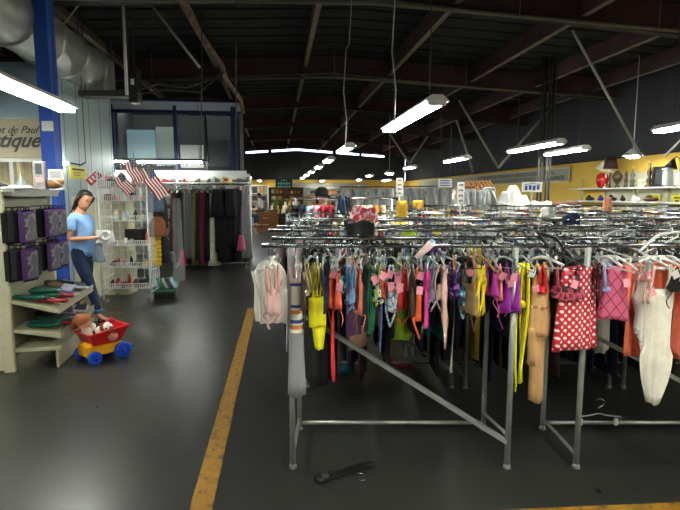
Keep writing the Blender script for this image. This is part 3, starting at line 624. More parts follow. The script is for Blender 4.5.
K = [
 ('jacket', 'light jacket', 'off-white', fab('#e0dacd'), 251, 287, 326, 28, 0, 0, 0), ('strappy', 'strappy top', 'pale pink', fab('#dcaea8'), 266, 284, 330, 20, 0, 2, 0),
 ('ribbon', 'striped sweater', 'grey and white', STRIPE, 287, 305, 398, 10, 0, 0, 0),
 ('tank', 'long tank', 'black', fab('#0e0f11'), 303, 322, 383, 70, 1, 4, 0), ('lace', 'lace top', 'bright yellow', fab('#f2e71e'), 309, 326, 352, 35, 0, 0, 0), ('trousers', 'leggings', 'black', fab('#101216'), 318, 334, 386, 60, 1, 4, 0),
 ('bikini', 'bikini top', 'coral', fab('#e8654a'), 328, 342, 311, 30, 0, 0, 1), ('ribbon', 'long sash', 'red', fab('#d8322f'), 331, 336, 389, 60, 0, 0, 0),
 ('loop', 'halter', 'teal and white', BLPR, 337, 346, 300, 40, 0, 0, 1), ('strappy', 'swim top', 'light blue', fab('#7fa9d6'), 347, 354, 322, 60, 0, 0, 0), ('tank', 'shorts', 'mauve', fab('#8a5b8e'), 350, 364, 338, 60, 1, 0, 0),
 ('shirt', 'camisole', 'nude beige', fab('#c39a80'), 352, 364, 352, 60, 1, 0, 0), ('bikini', 'bikini top', 'orange peach', fab('#f08a6a'), 355, 363, 320, 65, 0, 0, 2), ('tank', 'tank', 'black', fab('#15161a'), 362, 370, 330, 75, 0, 1, 0),
 ('cords', 'cord top', 'dark green', fab('#1f6a4a'), 366, 374, 342, 60, 0, 1, 1), ('strappy', 'swim top', 'lime and white', blot_mat('lime_white_print', '#b5d83c', '#e8e8e0', '#2a2a2a', 30), 372, 380, 318, 60, 0, 0, 2), ('ribbon', 'strap', 'periwinkle blue', fab('#5a78c8'), 379, 383, 358, 60, 0, 0, 0),
 ('onepiece', 'swimsuit', 'coral orange', fab('#e06a50'), 379, 386, 305, 65, 0, 0, 0), ('loop', 'halter', 'white and blue', blot_mat('white_blue_print', '#e8ecec', '#6f9ad0', '#e0e0e0', 26), 385, 397, 330, 25, 0, 0, 2),
 ('tank', 'shorts', 'lime green', fab('#a6d435'), 394, 412, 341, 35, 1, 0, 0), ('bikini', 'bikini top', 'bright red', fab('#e33a32'), 398, 408, 312, 30, 0, 0, 2), ('strappy', 'swim top', 'white', fab('#e8e2d8'), 405, 412, 300, 60, 0, 0, 1),
 ('loop', 'bralette', 'black and neon green', NEON, 412, 427, 342, 15, 0, 0, 1), ('tank', 'tank', 'hot pink', fab('#ee3f9b'), 424, 429, 334, 70, 0, 0, 0), ('strappy', 'bralette', 'lilac grey', fab('#a79ab4'), 426, 433, 320, 60, 0, 0, 0),
 ('loop', 'bra', 'taupe', fab('#a98f80'), 436, 443, 318, 60, 0, 0, 0), ('ribbon', 'ruffled scarf', 'pale peach', fab('#e6b9a6'), 441, 449, 352, 30, 0, 0, 0), ('onepiece', 'swimsuit', 'purple', PRPR, 449, 457, 305, 65, 0, 5, 1),
 ('ribbon', 'long strap', 'white', fab('#e9e9e4'), 451, 457, 378, 50, 1, 0, 0), ('loop', 'bra', 'teal black print', BLPR, 457, 468, 322, 30, 0, 1, 0), ('tank', 'tank', 'tan', fab('#9a7c55'), 465, 474, 320, 65, 0, 5, 0),
 ('fringe', 'fringed top', 'yellow', fab('#f0d21f'), 476, 485, 324, 50, 0, 5, 0), ('loop', 'bra', 'nude pink', fab('#e3a793'), 469, 480, 334, 20, 1, 0, 0), ('bikini', 'bra', 'magenta', fab('#a92d93'), 486, 494, 302, 60, 0, 0, 1),
 ('bikini', 'bikini top', 'peach pink', fab('#ef9180'), 495, 510, 303, 10, 0, 0, 1), ('bikini', 'bikini top', 'purple', fab('#a12aa8'), 500, 521, 315, 15, 0, 1, 2),
 ('cords', 'long cord top', 'yellow', fab('#ece32a'), 517, 528, 398, 25, 0, 0, 0), ('wrap', 'wrap dress', 'tan', fab('#bf925f'), 528, 551, 404, 35, 0, 2, 1), ('tank', 'tank', 'red', fab('#d8262a'), 538, 549, 298, 60, 0, 0, 1),
 ('tank', 'patterned swimsuit', 'red and black', PRINT, 547, 578, 300, 15, 0, 1, 0), ('skirt', 'polka dot dress', 'red', POLKA, 555, 601, 351, 22, 0, 1, 1),
 ('strappy', 'top', 'light blue', fab('#8fa8d8'), 597, 612, 297, 25, 0, 2, 0), ('skirt', 'quilted skirt', 'pink', QUILT, 600, 629, 322, 15, 0, 2, 1), ('trousers', 'leggings', 'pale green white', fab('#cfd0bd'), 599, 611, 356, 50, 1, 0, 0),
 ('ribbon', 'cut hem blouse', 'ivory', fab('#e5ded0'), 634, 655, 352, 25, 0, 2, 2), ('onepiece', 'long swimsuit', 'cream', fab('#ece4cf'), 636, 672, 402, 22, 0, 2, 1), ('shirt', 'blouse', 'coral', fab('#e8704f'), 630, 688, 362, 18, 0, 2, 0),
 ('bikini', 'knit bralette', 'black', fab('#141414'), 655, 684, 290, 15, 0, 2, 2), ('shirt', 'blouse', 'salmon', fab('#ef8468'), 680, 705, 365, 40, 0, 0, 0),
]
FRONT = []
for i, (kind, noun, cn, m, a, c, yb, yaw, rail, hk, nt_) in enumerate(K):
    Yr = Y1+(D1 if rail else 0); yo = {'pale pink': -.1, 'coral' if noun == 'blouse' else '-': .1, 'off-white': .03, 'red and black': -.05, 'cream': -.04, 'ivory': -.02, 'black' if noun == 'knit bralette' else '-': -.1}.get(cn, 0); pa, pc = V(a, 290, Yr), V(c, 290, Yr); X = (pa.x+pc.x)/2; A = pc.x-pa.x; L = (Z1+ZS)-V((a+c)/2, yb, Yr).z
    L = max(L-(.02 if yaw < 40 else .04), .1); th = radians(yaw)
    if yaw > 45: W = min(.3, A*3); Th = A*.62
    else: W = A/cos(th)*(1.2 if cn == 'red' and noun == 'polka dot dress' else (.86 if cn == 'cream' else .98)); Th = min(.07, A*.6)
    if kind in ('ribbon', 'cords'): W = A*(1.05 if kind == 'ribbon' else 1)
    if cn == 'grey and white': kind2 = 'onepiece'; 
    o, _ = hang(kind if cn != 'grey and white' else 'dress', noun, cn, m, X, Yr+yo, th*(1 if i % 3 else -1), W, Th, L, Z1, 100+i, hk, ntag=nt_, tagm=(GREENT if cn == 'red and black' else (WHITET if i % 7 == 3 else PINKT)))
    FRONT.append((X, rail, cn, noun, o, hk, th*(1 if i % 3 else -1) if (yaw < 30 and A > .2 and i > 5) else radians(70+i*17 % 45)))
PAL = [('black', '#121316'), ('white', '#dedcd6'), ('grey', '#7a7c7c'), ('navy', '#1c2542'), ('dark brown', '#3b2a20'), ('beige', '#bda88a'), ('rust', '#a4492a'), ('maroon', '#5e1a28'), ('teal', '#1f6f74'), ('charcoal', '#2b2d2f'), ('blush', '#dba79c'), ('olive', '#565a34')]
fr = random.Random(11)
# fillers between them, mostly dark
def nearx(lst, x, d): return any(abs(q-x) < d for q in lst)
frontx = [[q for f in FRONT if f[1] == k for q in ([f[0]] if f[4].dimensions.x < .16 else [f[0]+d for d in (-.06, -.03, 0, .03, .06)])] for k in (0, 1)]
for rail, rng in ((0, .038), (1, .042)):
    x = xL+.03
    while x < 2.2:
        if not nearx(frontx[rail], x, .024 if rail == 0 else .03) and not (xR+.2 < x < xR+.21):
            cn, h = PAL[fr.choice([0, 0, 0, 9, 9, 1, 2, 3, 4, 5, 7, 8, 10, 6])] if rail == 0 else PAL[fr.choice([0, 0, 0, 0, 9, 9, 4, 3, 11, 0, 8])]
            kind, noun = fr.choice([('tank', 'tank top'), ('strappy', 'strappy swimsuit'), ('onepiece', 'swimsuit'), ('bikini', 'bikini top'), ('cords', 'string top')]) if rail == 0 else fr.choice([('tank', 'top'), ('onepiece', 'swimsuit'), ('shirt', 'shirt'), ('trousers', 'leggings')])
            L = fr.uniform(.16, .32) if rail == 0 else fr.uniform(.3, .55)
            o, _ = hang(kind, noun, cn, fab(h), x, Y1+rail*D1, radians(fr.uniform(68, 100)), .3, .026, L, Z1, int(x*1000)+rail, ntag=1 if fr.random() < .3 else 0)
            FRONT.append((x, rail, cn, noun, o, fr.choice([0, 0, 0, 1, 1, 3, 3, 2, 4]), o.rotation_euler[2]))
        x += rng*fr.uniform(.85, 1.25)
FRONT.sort(key=lambda f: (f[1], f[0]))
def where(x): return 'left rack' if x < (xR+xP)/2+.1 else 'right rack'
def art(s): return s
def label_row(items, railname):
    prev = None; seen = {}; out = []
    for x, cn, noun in items:
        base = '%s %s' % (cn, noun)
        l = '%s %s' % (base, railname(x))
        if prev: l += ', right of %s' % prev
        out.append(l); prev = base if base.count(' ') < 4 else base
    return out
used = set()
def uniq(l, alts=()):
    q = l; k = 0
    words = list(alts)
    while q in used and k < len(words): q = l+words[k]; k += 1
    used.add(q); return q
for rail in (0, 1):
    its = [f for f in FRONT if f[1] == rail]
    for i, f in enumerate(its):
        X, rl, cn, noun, o, hk, yw = f
        rn = 'front' if rail == 0 else 'rear'
        pv = ('%s %s' % (its[i-1][2], its[i-1][3])) if i else None
        nx = ('%s %s' % (its[i+1][2], its[i+1][3])) if i+1 < len(its) else None
        l = '%s %s on nearest %s rail' % (cn, noun, rn)
        if pv and nx: l2 = '%s %s, nearest %s rail, between %s and %s' % (cn, noun, rn, pv, nx)
        else: l2 = l+(' at its left end' if not pv else ' at its far right')
        if len(l2.split()) > 16: l2 = l+', right of '+(pv or '')
        tag(o, uniq(l2, (', %s' % where(X),)), noun.split()[-1], 'clothes on the nearest %s rail' % rn)
        h = hanger(hk, (X, Y1+rail*D1, Z1+.006), yw, 'x', 'hangers on the nearest %s rail' % rn, fr.uniform(-.12, .12))
        hl = '%s hanger on nearest %s rail holding %s %s' % (HMESH[hk][1], rn, cn, noun)
        if hl in used: hl += ' beside '+(pv or nx)
        if len(hl.split()) > 16: hl = '%s hanger on nearest %s rail holding %s %s' % (HMESH[hk][1], rn, cn, noun)
        h['label'] = uniq(hl, (' there',))
# empty hangers tangled above the right rack
for i, (px, py, k, rz, ty) in enumerate(((655, 236, 2, .3, -.35), (632, 246, 2, -.4, .3), (560, 240, 4, .5, .5), (598, 243, 1, -.3, -.5), (540, 232, 1, .7, .4), (610, 232, 0, .2, -.3), (575, 248, 1, .1, .6), (668, 248, 4, .4, .2))):
    p = V(px, py, Y1+.05*i)
    mb_o = hanger(k, (p.x, p.y, p.z+.07), rz, 'x', 'empty hangers tangled on top of the right rack', ty)
    mb_o['label'] = '%s empty hanger tangled on the right rack %s' % (HMESH[k][1].replace(' plastic', ''), ['above the ivory blouse', 'beside the pink quilted skirt', 'above the patterned swimsuit', 'above the polka dot dress', 'above the tan wrap dress', 'over the light blue top', 'at the neck of the polka dot dress', 'at the far right'][i])
# ---- rows behind, individually up to three hundred in all
names_k = [('shirt', 'shirt'), ('long', 'sweater'), ('tank', 'tank top'), ('dress', 'dress'), ('skirt', 'skirt'), ('trousers', 'trousers')]
cache = {}
def gm(kind, h, var):
    k = (kind, h, var)
    if k not in cache: cache[k] = garment_mb(kind, .42, .034, {'shirt': .6, 'long': .65, 'tank': .55, 'dress': .92, 'skirt': .62, 'trousers': .95}[kind], random.Random(var)).mesh(kind, fab(h))
    return cache[k]
count = len(FRONT)+8
NM = {'shirt': 'shirt', 'long': 'sweater', 'tank': 'tank_top', 'dress': 'dress', 'skirt': 'skirt', 'trousers': 'trousers'}
BR = [('white', '#d8d6d0'), ('black', '#121316'), ('pale grey', '#a9aaa8'), ('cream', '#cfc6ad'), ('navy', '#1c2542'), ('charcoal', '#2b2d2f'), ('red', '#b3262b'), ('yellow', '#d9b832'), ('tan', '#a98a60'), ('blue', '#33559a'), ('pink', '#d98aa0'), ('brown', '#4a3326')]
rest_rails = []
def fill_row(Y, xs, xe, z, rn, dark, step, shade=(0, 1, 2, 3, 4, 5, 6, 7, 8, 9, 10, 11)):
    global count
    x = xs+.05; pv = None; 
    while x < xe:
        if count >= 300: rest_rails.append((Y, x, xe, z, dark)); return
        ci = fr.choice([1, 1, 5, 1, 4, 11, 5, 0]) if dark and fr.random() < .6 else fr.choice(shade)
        cn, h = BR[ci]; kind, noun = fr.choice(names_k[3:]+names_k[5:] if (dark and ci in (1, 5, 4, 11)) else names_k); yw = radians(fr.uniform(78, 102)); v = fr.randint(0, 2)
        o = bpy.data.objects.new(NM[kind], gm(kind, h, v)); COL.objects.link(o); o.location = (x, Y, z); o.rotation_euler[2] = yw; o.scale.z = fr.uniform(.9, 1.15)
        hk = fr.choice([0, 0, 1, 2, 3, 4])
        l = '%s %s on the %s rail%s' % (cn, noun, rn, (', right of '+pv) if pv else ' at its left end')
        if l in used: l = '%s %s, %s rail, %s, by %s' % (cn, noun, rn, ['far left', 'left part', 'middle', 'right part', 'far right'][min(4, int(5*(x-xs)/(xe-xs)))], pv)
        tag(o, uniq(l), noun.split()[-1], 'clothes on the %s rail' % rn)
        hh = hanger(hk, (x, Y, z+.006), yw, 'x', 'hangers on the %s rail' % rn, fr.uniform(-.1, .1))
        hl = '%s hanger with %s %s, %s rail%s' % (HMESH[hk][1], cn, noun, rn, (', by '+pv) if pv else '')
        if hl in used: hl = '%s hanger with %s %s, %s rail, in its %s' % (HMESH[hk][1], cn, noun, rn, 'left half' if x < (xs+xe)/2 else 'right half')
        hh['label'] = uniq(hl)
        pv = '%s %s' % (cn, noun); count += 1; x += step*fr.uniform(.8, 1.25)
ends = [345/FPX*(Y+.6)+.4 for Y, *_ in ROWS]
fill_row(4.1, -.52, ends[0], 1.32, 'second row front', True, .068)
fill_row(4.6, -.52, ends[0], 1.32, 'second row rear', True, .07)
fill_row(5.45, -.5, ends[1], 1.33, 'third row front', False, .07)
for k in (1, 2, 3):
    Y0, xs, z, nm = ROWS[k]
    for y in (Y0, Y0+.5):
        if (k, y) != (1, Y0): rest_rails.append((y, xs+.05, ends[k], z, False))
gmats = [fab(h) for _, h in BR]; gs = MB(); hs = MB()
for Y, x, xe, z, dark in rest_rails:
    while x < xe:
        M = T(x, Y, z) @ R(radians(fr.uniform(78, 102)), 'Z'); gs.m = fr.choice([0, 1, 2, 3, 4, 5, 6, 7, 8, 9, 10, 11, 0, 1, 1, 0, 1, 0, 3, 7]); L = fr.uniform(.45, .85); ph = fr.uniform(0, 6)
        body(gs, -.07, ZS-L, lambda t: .42*(.85+.1*t), .045, fr, 4, 14, 4, .3, 0, 0, M)
        w = .4; hs.m = fr.choice([0, 2, 2, 3, 3, 0]); w = .34; hs.tube([(-w/2, 0, -.105), (-w/4, 0, -.07), (0, 0, -.05), (w/4, 0, -.07), (w/2, 0, -.105)], .007, 5, M); hs.tube([(0, 0, -.05), (0, 0, -.01), (.016, 0, .005), (0, 0, .018)], .004, 4, M)
        x += fr.uniform(.06, .09)
o = gs.build('clothing', gmats); tag(o, 'dense mass of clothes hanging on the far racks behind the third row', 'clothes', kind='stuff')
o = hs.build('clothes_hangers', [HG, HGR, HW, HB]); tag(o, 'dense mass of hangers on the far racks behind the third row', 'hangers', kind='stuff')
# ---------------------------------------------------------------- things lying on and around the racks
def drape(name, lab, cat, px0, px1, py0, py1, Y, m, seed, thick=.05, zlift=0):
    a = V(px0, (py0+py1)/2, Y); c = V(px1, (py0+py1)/2, Y); zt = V(px0, py0, Y).z; zb = V(px0, py1, Y).z; r = random.Random(seed)
    w = c.x-a.x; H = zt-zb; mb = MB(); n = 26; lv = 9; rs = []; ph = r.uniform(0, 6); q2 = r.uniform(0, 6)
    for i in range(lv+1):
        t = i/lv; ring = []
        for j in range(n):
            th = 2*pi*j/n; cc = cos(th); ww = w/2*(.8+.2*t**.5+.05*sin(t*7+q2))
            edge = H*(.22*sin(cc*4+ph)+.1*sin(cc*9+q2)); z = H*(1-t)+edge*(t**1.2)+H*.12*(1-t)*sin(cc*3+q2)
            ring.append((ww*cc, thick*(.45+.7*t**.6)*sin(th)*(1+.35*sin(6*cc+ph)), z))
        rs.append(ring)
    mb.rings(rs, True, True); o = mb.build(name, m, None, ((a.x+c.x)/2, Y, zb)); return tag(o, lab, cat)
drape('scarf', 'red and white patterned scarf thrown over the middle racks', 'scarf', 350, 378, 207, 219, 5.45, blot_mat('red_white_print', '#c23a50', '#f0d8d8', '#d8657a', 14), 3)
drape('shirt', 'black shirt heaped on top of the rails behind the front rack', 'shirt', 345, 376, 222, 238, 4.1, fab('#0b0b0d'), 4, .08)
drape('shirt', 'yellow shirt hung over the far rail beside the tall white sign', 'shirt', 396, 408, 202, 216, 6.0, fab('#e0b43a'), 5, .04)
drape('shirt', 'small yellow cloth bunched on the far rail right of the white sign', 'shirt', 412, 424, 201, 208, 6.0, fab('#d9a93c'), 6, .05)
drape('shirt', 'navy cloth bundle lying across the far rails at right', 'shirt', 562, 580, 214, 226, 5.5, fab('#141c44'), 7, .08)
drape('shirt', 'neon green cloth peeking over the rail of the second row', 'shirt', 402, 416, 232, 239, 4.1, fab('#b8dc3a'), 8, .04)
drape('shirt', 'white cloth bundle over the far rails right of centre', 'shirt', 540, 555, 208, 217, 6.0, fab('#d9d9d6'), 9, .06)
drape('shirt', 'dark blue shirt hanging at the top of the middle racks', 'shirt', 337, 346, 197, 212, 7.2, fab('#1c2c4c'), 10, .04)
drape('shirt', 'black shirt folded on the far rail, below the plastic covered clothes', 'shirt', 344, 351, 197, 206, 7.25, fab('#14161c'), 12, .04)
drape('towel', 'peach pink towel hanging on the far right rail', 'towel', 603, 612, 198, 209, 6.0, fab('#e59a7c'), 13, .04)
drape('shirt', 'purple shirt lying over the front rail beside the pale scarf', 'shirt', 430, 441, 241, 256, 3.1, fab('#3c1f55'), 14, .05)
p0, p1, p2 = V(416, 258, 2.78), V(428, 247, 2.78), V(434, 240, 2.78)
o = thing('scarf', 'pale pink and blue scarf twisted over the front rail', 'scarf', p0)
MB().tube([(0, 0, 0), p1-p0, p1.lerp(p2, .6)-p0], [.012, .022, .02], 8).build('scarf_cloth', fab('#efc9c4'), o); MB().tube([p1.lerp(p2, .5)-p0, p2-p0], [.02, .016], 8).build('scarf_end', fab('#8fc4d8'), o)
# plastic covered clothes on the tall rack at the back
def puffs(Y, px0, px1, n, zt, lab_row, L=.5):
    a = V(px0, 195, Y).x; c = V(px1, 195, Y).x; zr = V(400, zt, Y).z
    rack(a-.05, c-a+.1, Y-.0, .12, zr, 'tall rack of plastic covered clothes %s' % lab_row, 'tall racks at the back', ext=(.02, .02), diag=False)
    M_ = [mat('plastic_cover_a', '#d9dcdb', .15, alpha=.5), mat('plastic_cover_b', '#c3c7c6', .15, alpha=.5), mat('plastic_cover_c', '#a1a5a5', .2, alpha=.6)]
    for i in range(n):
        x = a+(c-a)*(i+.5)/n; r = random.Random(i*7+int(Y*10)); mb = MB(); body(mb, -.03, -L, lambda t: .5*min(1, .1+(t*1.6)**.7), .15, r, 5, 20, 10, .45)
        o = mb.build('covered_garment', M_[i % 3], None, (x, Y, zr), radians(r.uniform(75, 105)))
        pos = 'leftmost' if i == 0 else ('rightmost' if i == n-1 else None)
        l = ('%s garment under clear plastic %s' % (pos, lab_row)) if pos else '%s garment from the left under clear plastic %s' % (['first', 'second', 'third', 'fourth', 'fifth', 'sixth', 'seventh', 'eighth', 'ninth', 'tenth', 'eleventh', 'twelfth', 'thirteenth', 'fourteenth', 'fifteenth'][i], lab_row)
        tag(o, l, 'garment', 'plastic covered clothes %s' % lab_row); MB().tube([(0, 0, -.05), (0, 0, 0), (.01, 0, .02), (0, 0, .03)], .004, 5).build('hook', CHROME, o)
        mb = MB(); body(mb, -.05, -L+.04, lambda t: .36*min(1, .3+t*3), .05, r, 3, 12, 6, .2); mb.build('garment_cloth', fab(['#5a5a5c', '#a8a8a4', '#2b2c2e', '#8b8680'][i % 4]), o)
puffs(9.9, 343, 392, 13, 187, 'left of the tall white sign')
puffs(10.4, 402, 452, 15, 186.5, 'between the two white hanging signs')
puffs(10.8, 462, 492, 9, 188, 'right of the second hanging sign')
# tall rack with white posts at left of the middle rows, with coats
x_ = V(289, 205, 7.0).x
rack(x_, 1.5, 7.9, .3, 1.55, 'taller rack with white rails at the left end of the far rows', 'tall racks at the back', ext=(.05, .05), diag=False)
for i, (cn, h, L) in enumerate((('dark blue', '#18202e', .62), ('charcoal', '#22252a', .6), ('pale blue', '#a9c0d0', .55), ('pink', '#e9a6b4', .42), ('crimson', '#b3203f', .45), ('deep red', '#a3182f', .46), ('grey', '#8d8d8d', .5), ('white', '#e6e6e2', .4), ('black', '#111', .42) if 0 else ('black', '#111111', .42), ('white', '#e6e6e2', .4), ('orange', '#e09a3a', .4), ('cream', '#ece2c6', .4), ('amber', '#d9902c', .4), ('white and tan', '#dccdb0', .4))):
    mb = garment_mb('shirt', .4, .07, L, random.Random(i+50)); o = mb.build('shirt', fab(h), None, (x_+.06+i*.1, 7.9, 1.55), radians(70+i*3 % 20))
    tag(o, '%s shirt, %s on the taller white rack at left' % (cn, ['leftmost', 'second', 'third', 'fourth', 'fifth', 'sixth', 'seventh', 'eighth', 'ninth', 'tenth', 'eleventh', 'twelfth', 'thirteenth', 'last'][i]+' garment'), 'shirt', 'shirts on the taller white rack')
# hanging white vertical signs and price cards
def vsign(px, y0, y1, yb, w, Y, lab):
    p = V(px, y1, Y); zt = V(px, y0, Y).z; zpole = V(px, yb, Y).z; o = thing('rack_sign', lab, 'sign', (p.x, Y, zpole)); s = Y/FPX
    MB().box((0, 0, (zt+p.z)/2-zpole), (w*s, .01, zt-p.z)).build('sign_card', WHITET, o); MB().tube([(0, .01, 0), (0, .01, zt-zpole-.02)], .012, 6).build('sign_pole', WHITEPL, o)
    mb = MB()
    for i in range(4):
        z = p.z+(zt-p.z)*(.14+.24*i)-zpole
        for j in range(3): mb.box(((j-1)*w*s*.2, -.008, z+(.3*s if j == 1 else 0)), (w*s*.14, .004, 1.6*s))
    mb.build('sign_marks', INK, o)
    return o
vsign(399.5, 178, 196, 216, 6.5, 6.6, 'tall narrow white sign on a pole among the far racks')
vsign(460.5, 182, 204, 220, 7, 6.6, 'second narrow pale sign on a pole, nearer the banner')
p = V(445, 183, 10); o = thing('price_sign', 'small white card with blue lines hanging above the far racks', 'sign', p); MB().box((0, 0, 0), (.26, .01, .16)).build('sign_card', WHITET, o)
mb = MB(); [mb.box((0, -.008, q), (.2, .004, .022)) for q in (.045, -.0, -.045)]; mb.build('sign_marks', mat('blue_ink', '#27468e', .5), o); [MB().tube([(s, 0, .07), (s, 0, 3.0)], .004, 4).build('sign_cord', DKST, o) for s in (-.1, .1)]
p = V(532, 187, 10.3); o = thing('price_sign', 'white card with blue lettering standing beside the white cloth heap', 'sign', p); MB().box((0, 0, 0), (.4, .012, .2)).build('sign_card', WHITET, o)
mb = MB(); [mb.box((-.12+.08*i, -.01, -.02+.01*(i % 2)), (.055, .004, .09)) for i in range(4)]; mb.tube([(-.15, -.01, .04), (0, -.01, .075), (.15, -.01, .05)], .006, 5); mb.build('sign_marks', _M['blue_ink'], o); MB().box((0, .02, -.9), (.03, .02, 1.75)).build('sign_post', STEEL, o)
# table of white goods beyond the racks, right of centre
a, c = V(498, 198, 11), V(590, 198, 11)
o = thing('display_table', 'long low table carrying white bundles beyond the far racks', 'table', ((a.x+c.x)/2, 11.2, 0)); zt = 1.28
MB().rbox((0, 0, zt), (c.x-a.x, .7, .04), .01).build('table_top', WHITEP, o)
for sx in (-1, 1):
    for sy in (-1, 1): MB().box((sx*(c.x-a.x-.1)/2, sy*.3, zt/2), (.05, .05, zt)).build('leg', STEEL, o)
mb = MB(); body(mb, .5, 0, lambda t: .1+.5*t**.8, .3, random.Random(2), 6, 26, 8, .3); body(mb, .38, 0, lambda t: .1+.4*t, .28, random.Random(3), 6, 26, 8, .3, 0, -.16); body(mb, .3, 0, lambda t: .15+.35*t, .3, random.Random(4), 5, 26, 8, .3, 0, .2); p = V(515, 196, 11)
tag(mb.build('linen_heap', fab('#dcdcda'), None, (p.x, 11.15, zt+.02)), 'tall pointed heap of white linen before the banner', 'linen')
for i, (px, cn, h) in enumerate(((503, 'grey', '#9a9a97'), (532, 'pale', '#b9bab4'), (545, 'cream', '#b3ad9a'), (560, 'brown', '#6a452b'), (573, 'dark red brown', '#5a3028'))):
    p = V(px, 196, 11.1); mb = MB(); r = random.Random(i); mb.ell((0, 0, .07), (.34, .3, .16)); mb.ell((.08, .05, .12), (.2, .2, .12)); mb.ell((-.1, -.04, .1), (.18, .24, .12))
    tag(mb.build('cloth_bundle', fab(h), None, (p.x, 11.1, zt+.015)), '%s cloth bundle on the low table, %s' % (cn, ['left of the linen heap', 'just right of the linen heap', 'beneath the blue lettered card', 'below the banner end', 'at the table right end'][i]), 'cloth')

# ---------------------------------------------------------------- banner and lamp shelf on the right wall
ux = UR-.06
v0, zA = BU(570, 166, ux); v1, zB = BU(406, 181, ux); v1 = min(v1, 34)
zt = 2.5; zb = BU(568, 181, ux)[1]
o = thing('wall_banner', 'long pale banner with two rows of Spanish lettering on the yellow wall', 'banner', B(ux, v0, 0), BA)
M_ = T(0, 0, 0); Lb = v1-v0
MB().box((0, Lb/2, (zt+zb)/2), (.02, Lb, zt-zb)).build('banner_cloth', mat('banner_grey', '#a9a897', .7), o)
mb = MB(); [mb.box((-.012, Lb/2, q), (.015, Lb, .035)) for q in (zt, zb)]; mb.box((-.012, 0, (zt+zb)/2), (.015, .06, zt-zb)); mb.build('banner_border', mat('banner_edge', '#c9ccc4', .6), o)
BINK = mat('banner_ink', '#3a2e2c', .6)
hgt = zt-zb
for s, z, sx in (('COORDINACION DE VOLUNTARIOS SERVICIOS INTERNACIONAL', zb+hgt*.56, 1), ('CALMO DE ANTECEDENTES SERVICIO GRATUITAMENTE', zb+hgt*.12, 1)):
    t = text(s, hgt*.46, BINK, o, (-.02, .25 if 'COOR' not in s else .9, z), (pi/2, 0, -pi/2), align='RIGHT', sx=1.15)
# lamp shelf
v0, _ = BU(690, 188, 9.25); v1, _ = BU(590, 188, 9.25); v2, _ = BU(574, 190, 9.25); zsf = 1.78
PEG = mat('cream_pegboard', '#c9c7ae', .6, noise=.03)
o = thing('wall_shelving', 'long cream wall shelving with two shelves holding lamps on the right', 'shelving', B(9.3, v0-1.5, 0), BA)
Lb = v2-v0+1.5
MB().box((.26, (Lb-1.2)/2, 1.1), (.03, Lb-1.2, 2.2)).build('back_panel', PEG, o)
for z in (zsf, 1.42, .9, .3): MB().box((0, Lb/2, z), (.5, Lb, .035)).build('shelf', WHITEP, o)
for i in range(6): MB().box((.2, i*Lb/5.02+.02, 1.05), (.08, .03, 2.1)).build('upright', CREAM, o)
def shelf_at(px, py=187): v, z = BU(px, py, 9.15); return B(9.15, v, zsf+.0175)
SHADES = {'w': mat('lamp_shade_white', '#ded6be', .8), 'b': mat('lamp_shade_brown', '#3a221a', .8), 'k': BLACK}
def table_lamp(px, hb, prof, m, label, sh=None, tilt=0, shade_r=(.2, .1), shade_h=.26, socket=True):
    o = thing('table_lamp', label, 'table lamp', shelf_at(px), BA); MB().lathe(prof, 18).build('lamp_base', m, o)
    zt = prof[-1][1]
    if socket: MB().lathe([(.012, zt-.01), (.018, zt+.02), (.018, zt+.07), (.006, zt+.08), (.006, zt+.13)], 10).build('bulb_socket', mat('brass', '#a8864a', .35, .9), o)
    if sh:
        M = T(0, 0, zt+.02) @ R(tilt, 'X'); r0, r1 = shade_r
        MB().lathe([(r0, 0), (r1, shade_h), (r1-.006, shade_h), (r0-.006, 0)], 24, M).build('lamp_shade', SHADES[sh], o)
    return o
BRZ = mat('dark_bronze', '#4a3a28', .4, .6); REDG = mat('red_glaze', '#c01f1f', .2, coat=.5); GOLDB = mat('gold_brown', '#6c4e2a', .4, .4)
o = tag(MB().lathe([(.06, 0), (.12, .04), (.16, .14), (.17, .26), (.14, .36), (.08, .41), (.06, .42), (.05, .4)], 24).build('red_vase', REDG, None, shelf_at(602)), 'round glossy red vase at the left end of the lamp shelf', 'vase')
table_lamp(605, 0, [(.07, 0), (.05, .02), (.015, .05), (.02, .2), (.03, .3), (.012, .5)], mat('white_ceramic', '#d9d6cc', .3), 'table lamp with tilted wide white shade behind the red vase', 'w', .4, (.27, .09), .28)
table_lamp(609.5, 0, [(.1, 0), (.09, .02), (.025, .04), (.02, .2), (.03, .3), (.02, .5)], BRZ, 'table lamp with dark brown tapered shade', 'b', 0, (.2, .12), .34)
table_lamp(617, 0, [(.09, 0), (.08, .03), (.03, .06), (.05, .12), (.13, .24), (.14, .32), (.06, .42), (.04, .45)], mat('antique_bronze', '#5e5236', .4, .6), 'bronze urn shaped lamp base without a shade')
table_lamp(625.5, 0, [(.06, 0), (.05, .03), (.03, .08), (.05, .18), (.03, .28), (.045, .34), (.02, .42)], BRZ, 'slim dark figure lamp base right of the bronze urn')
table_lamp(632, 0, [(.07, 0), (.06, .04), (.04, .1), (.07, .16), (.03, .22), (.06, .3), (.03, .38), (.02, .46)], mat('black_white_ceramic', '#3a3a36', .3, noise=.6, nscale=12), 'black and white stacked ball lamp base')
table_lamp(641.5, 0, [(.08, 0), (.05, .04), (.05, .1), (.09, .14), (.09, .16), (.03, .18)], mat('celadon', '#c4c8a8', .4), 'small pale green pedestal candle stand', socket=False)
table_lamp(648.5, 0, [(.1, 0), (.08, .04), (.04, .08), (.07, .16), (.03, .24), (.06, .34), (.03, .46), (.025, .58)], BRZ, 'tall dark turned lamp base, the tallest without a shade')
p = shelf_at(658.5); o = thing('picture_frame', 'black framed dark picture standing on the lamp shelf', 'picture frame', p, BA+radians(-60))
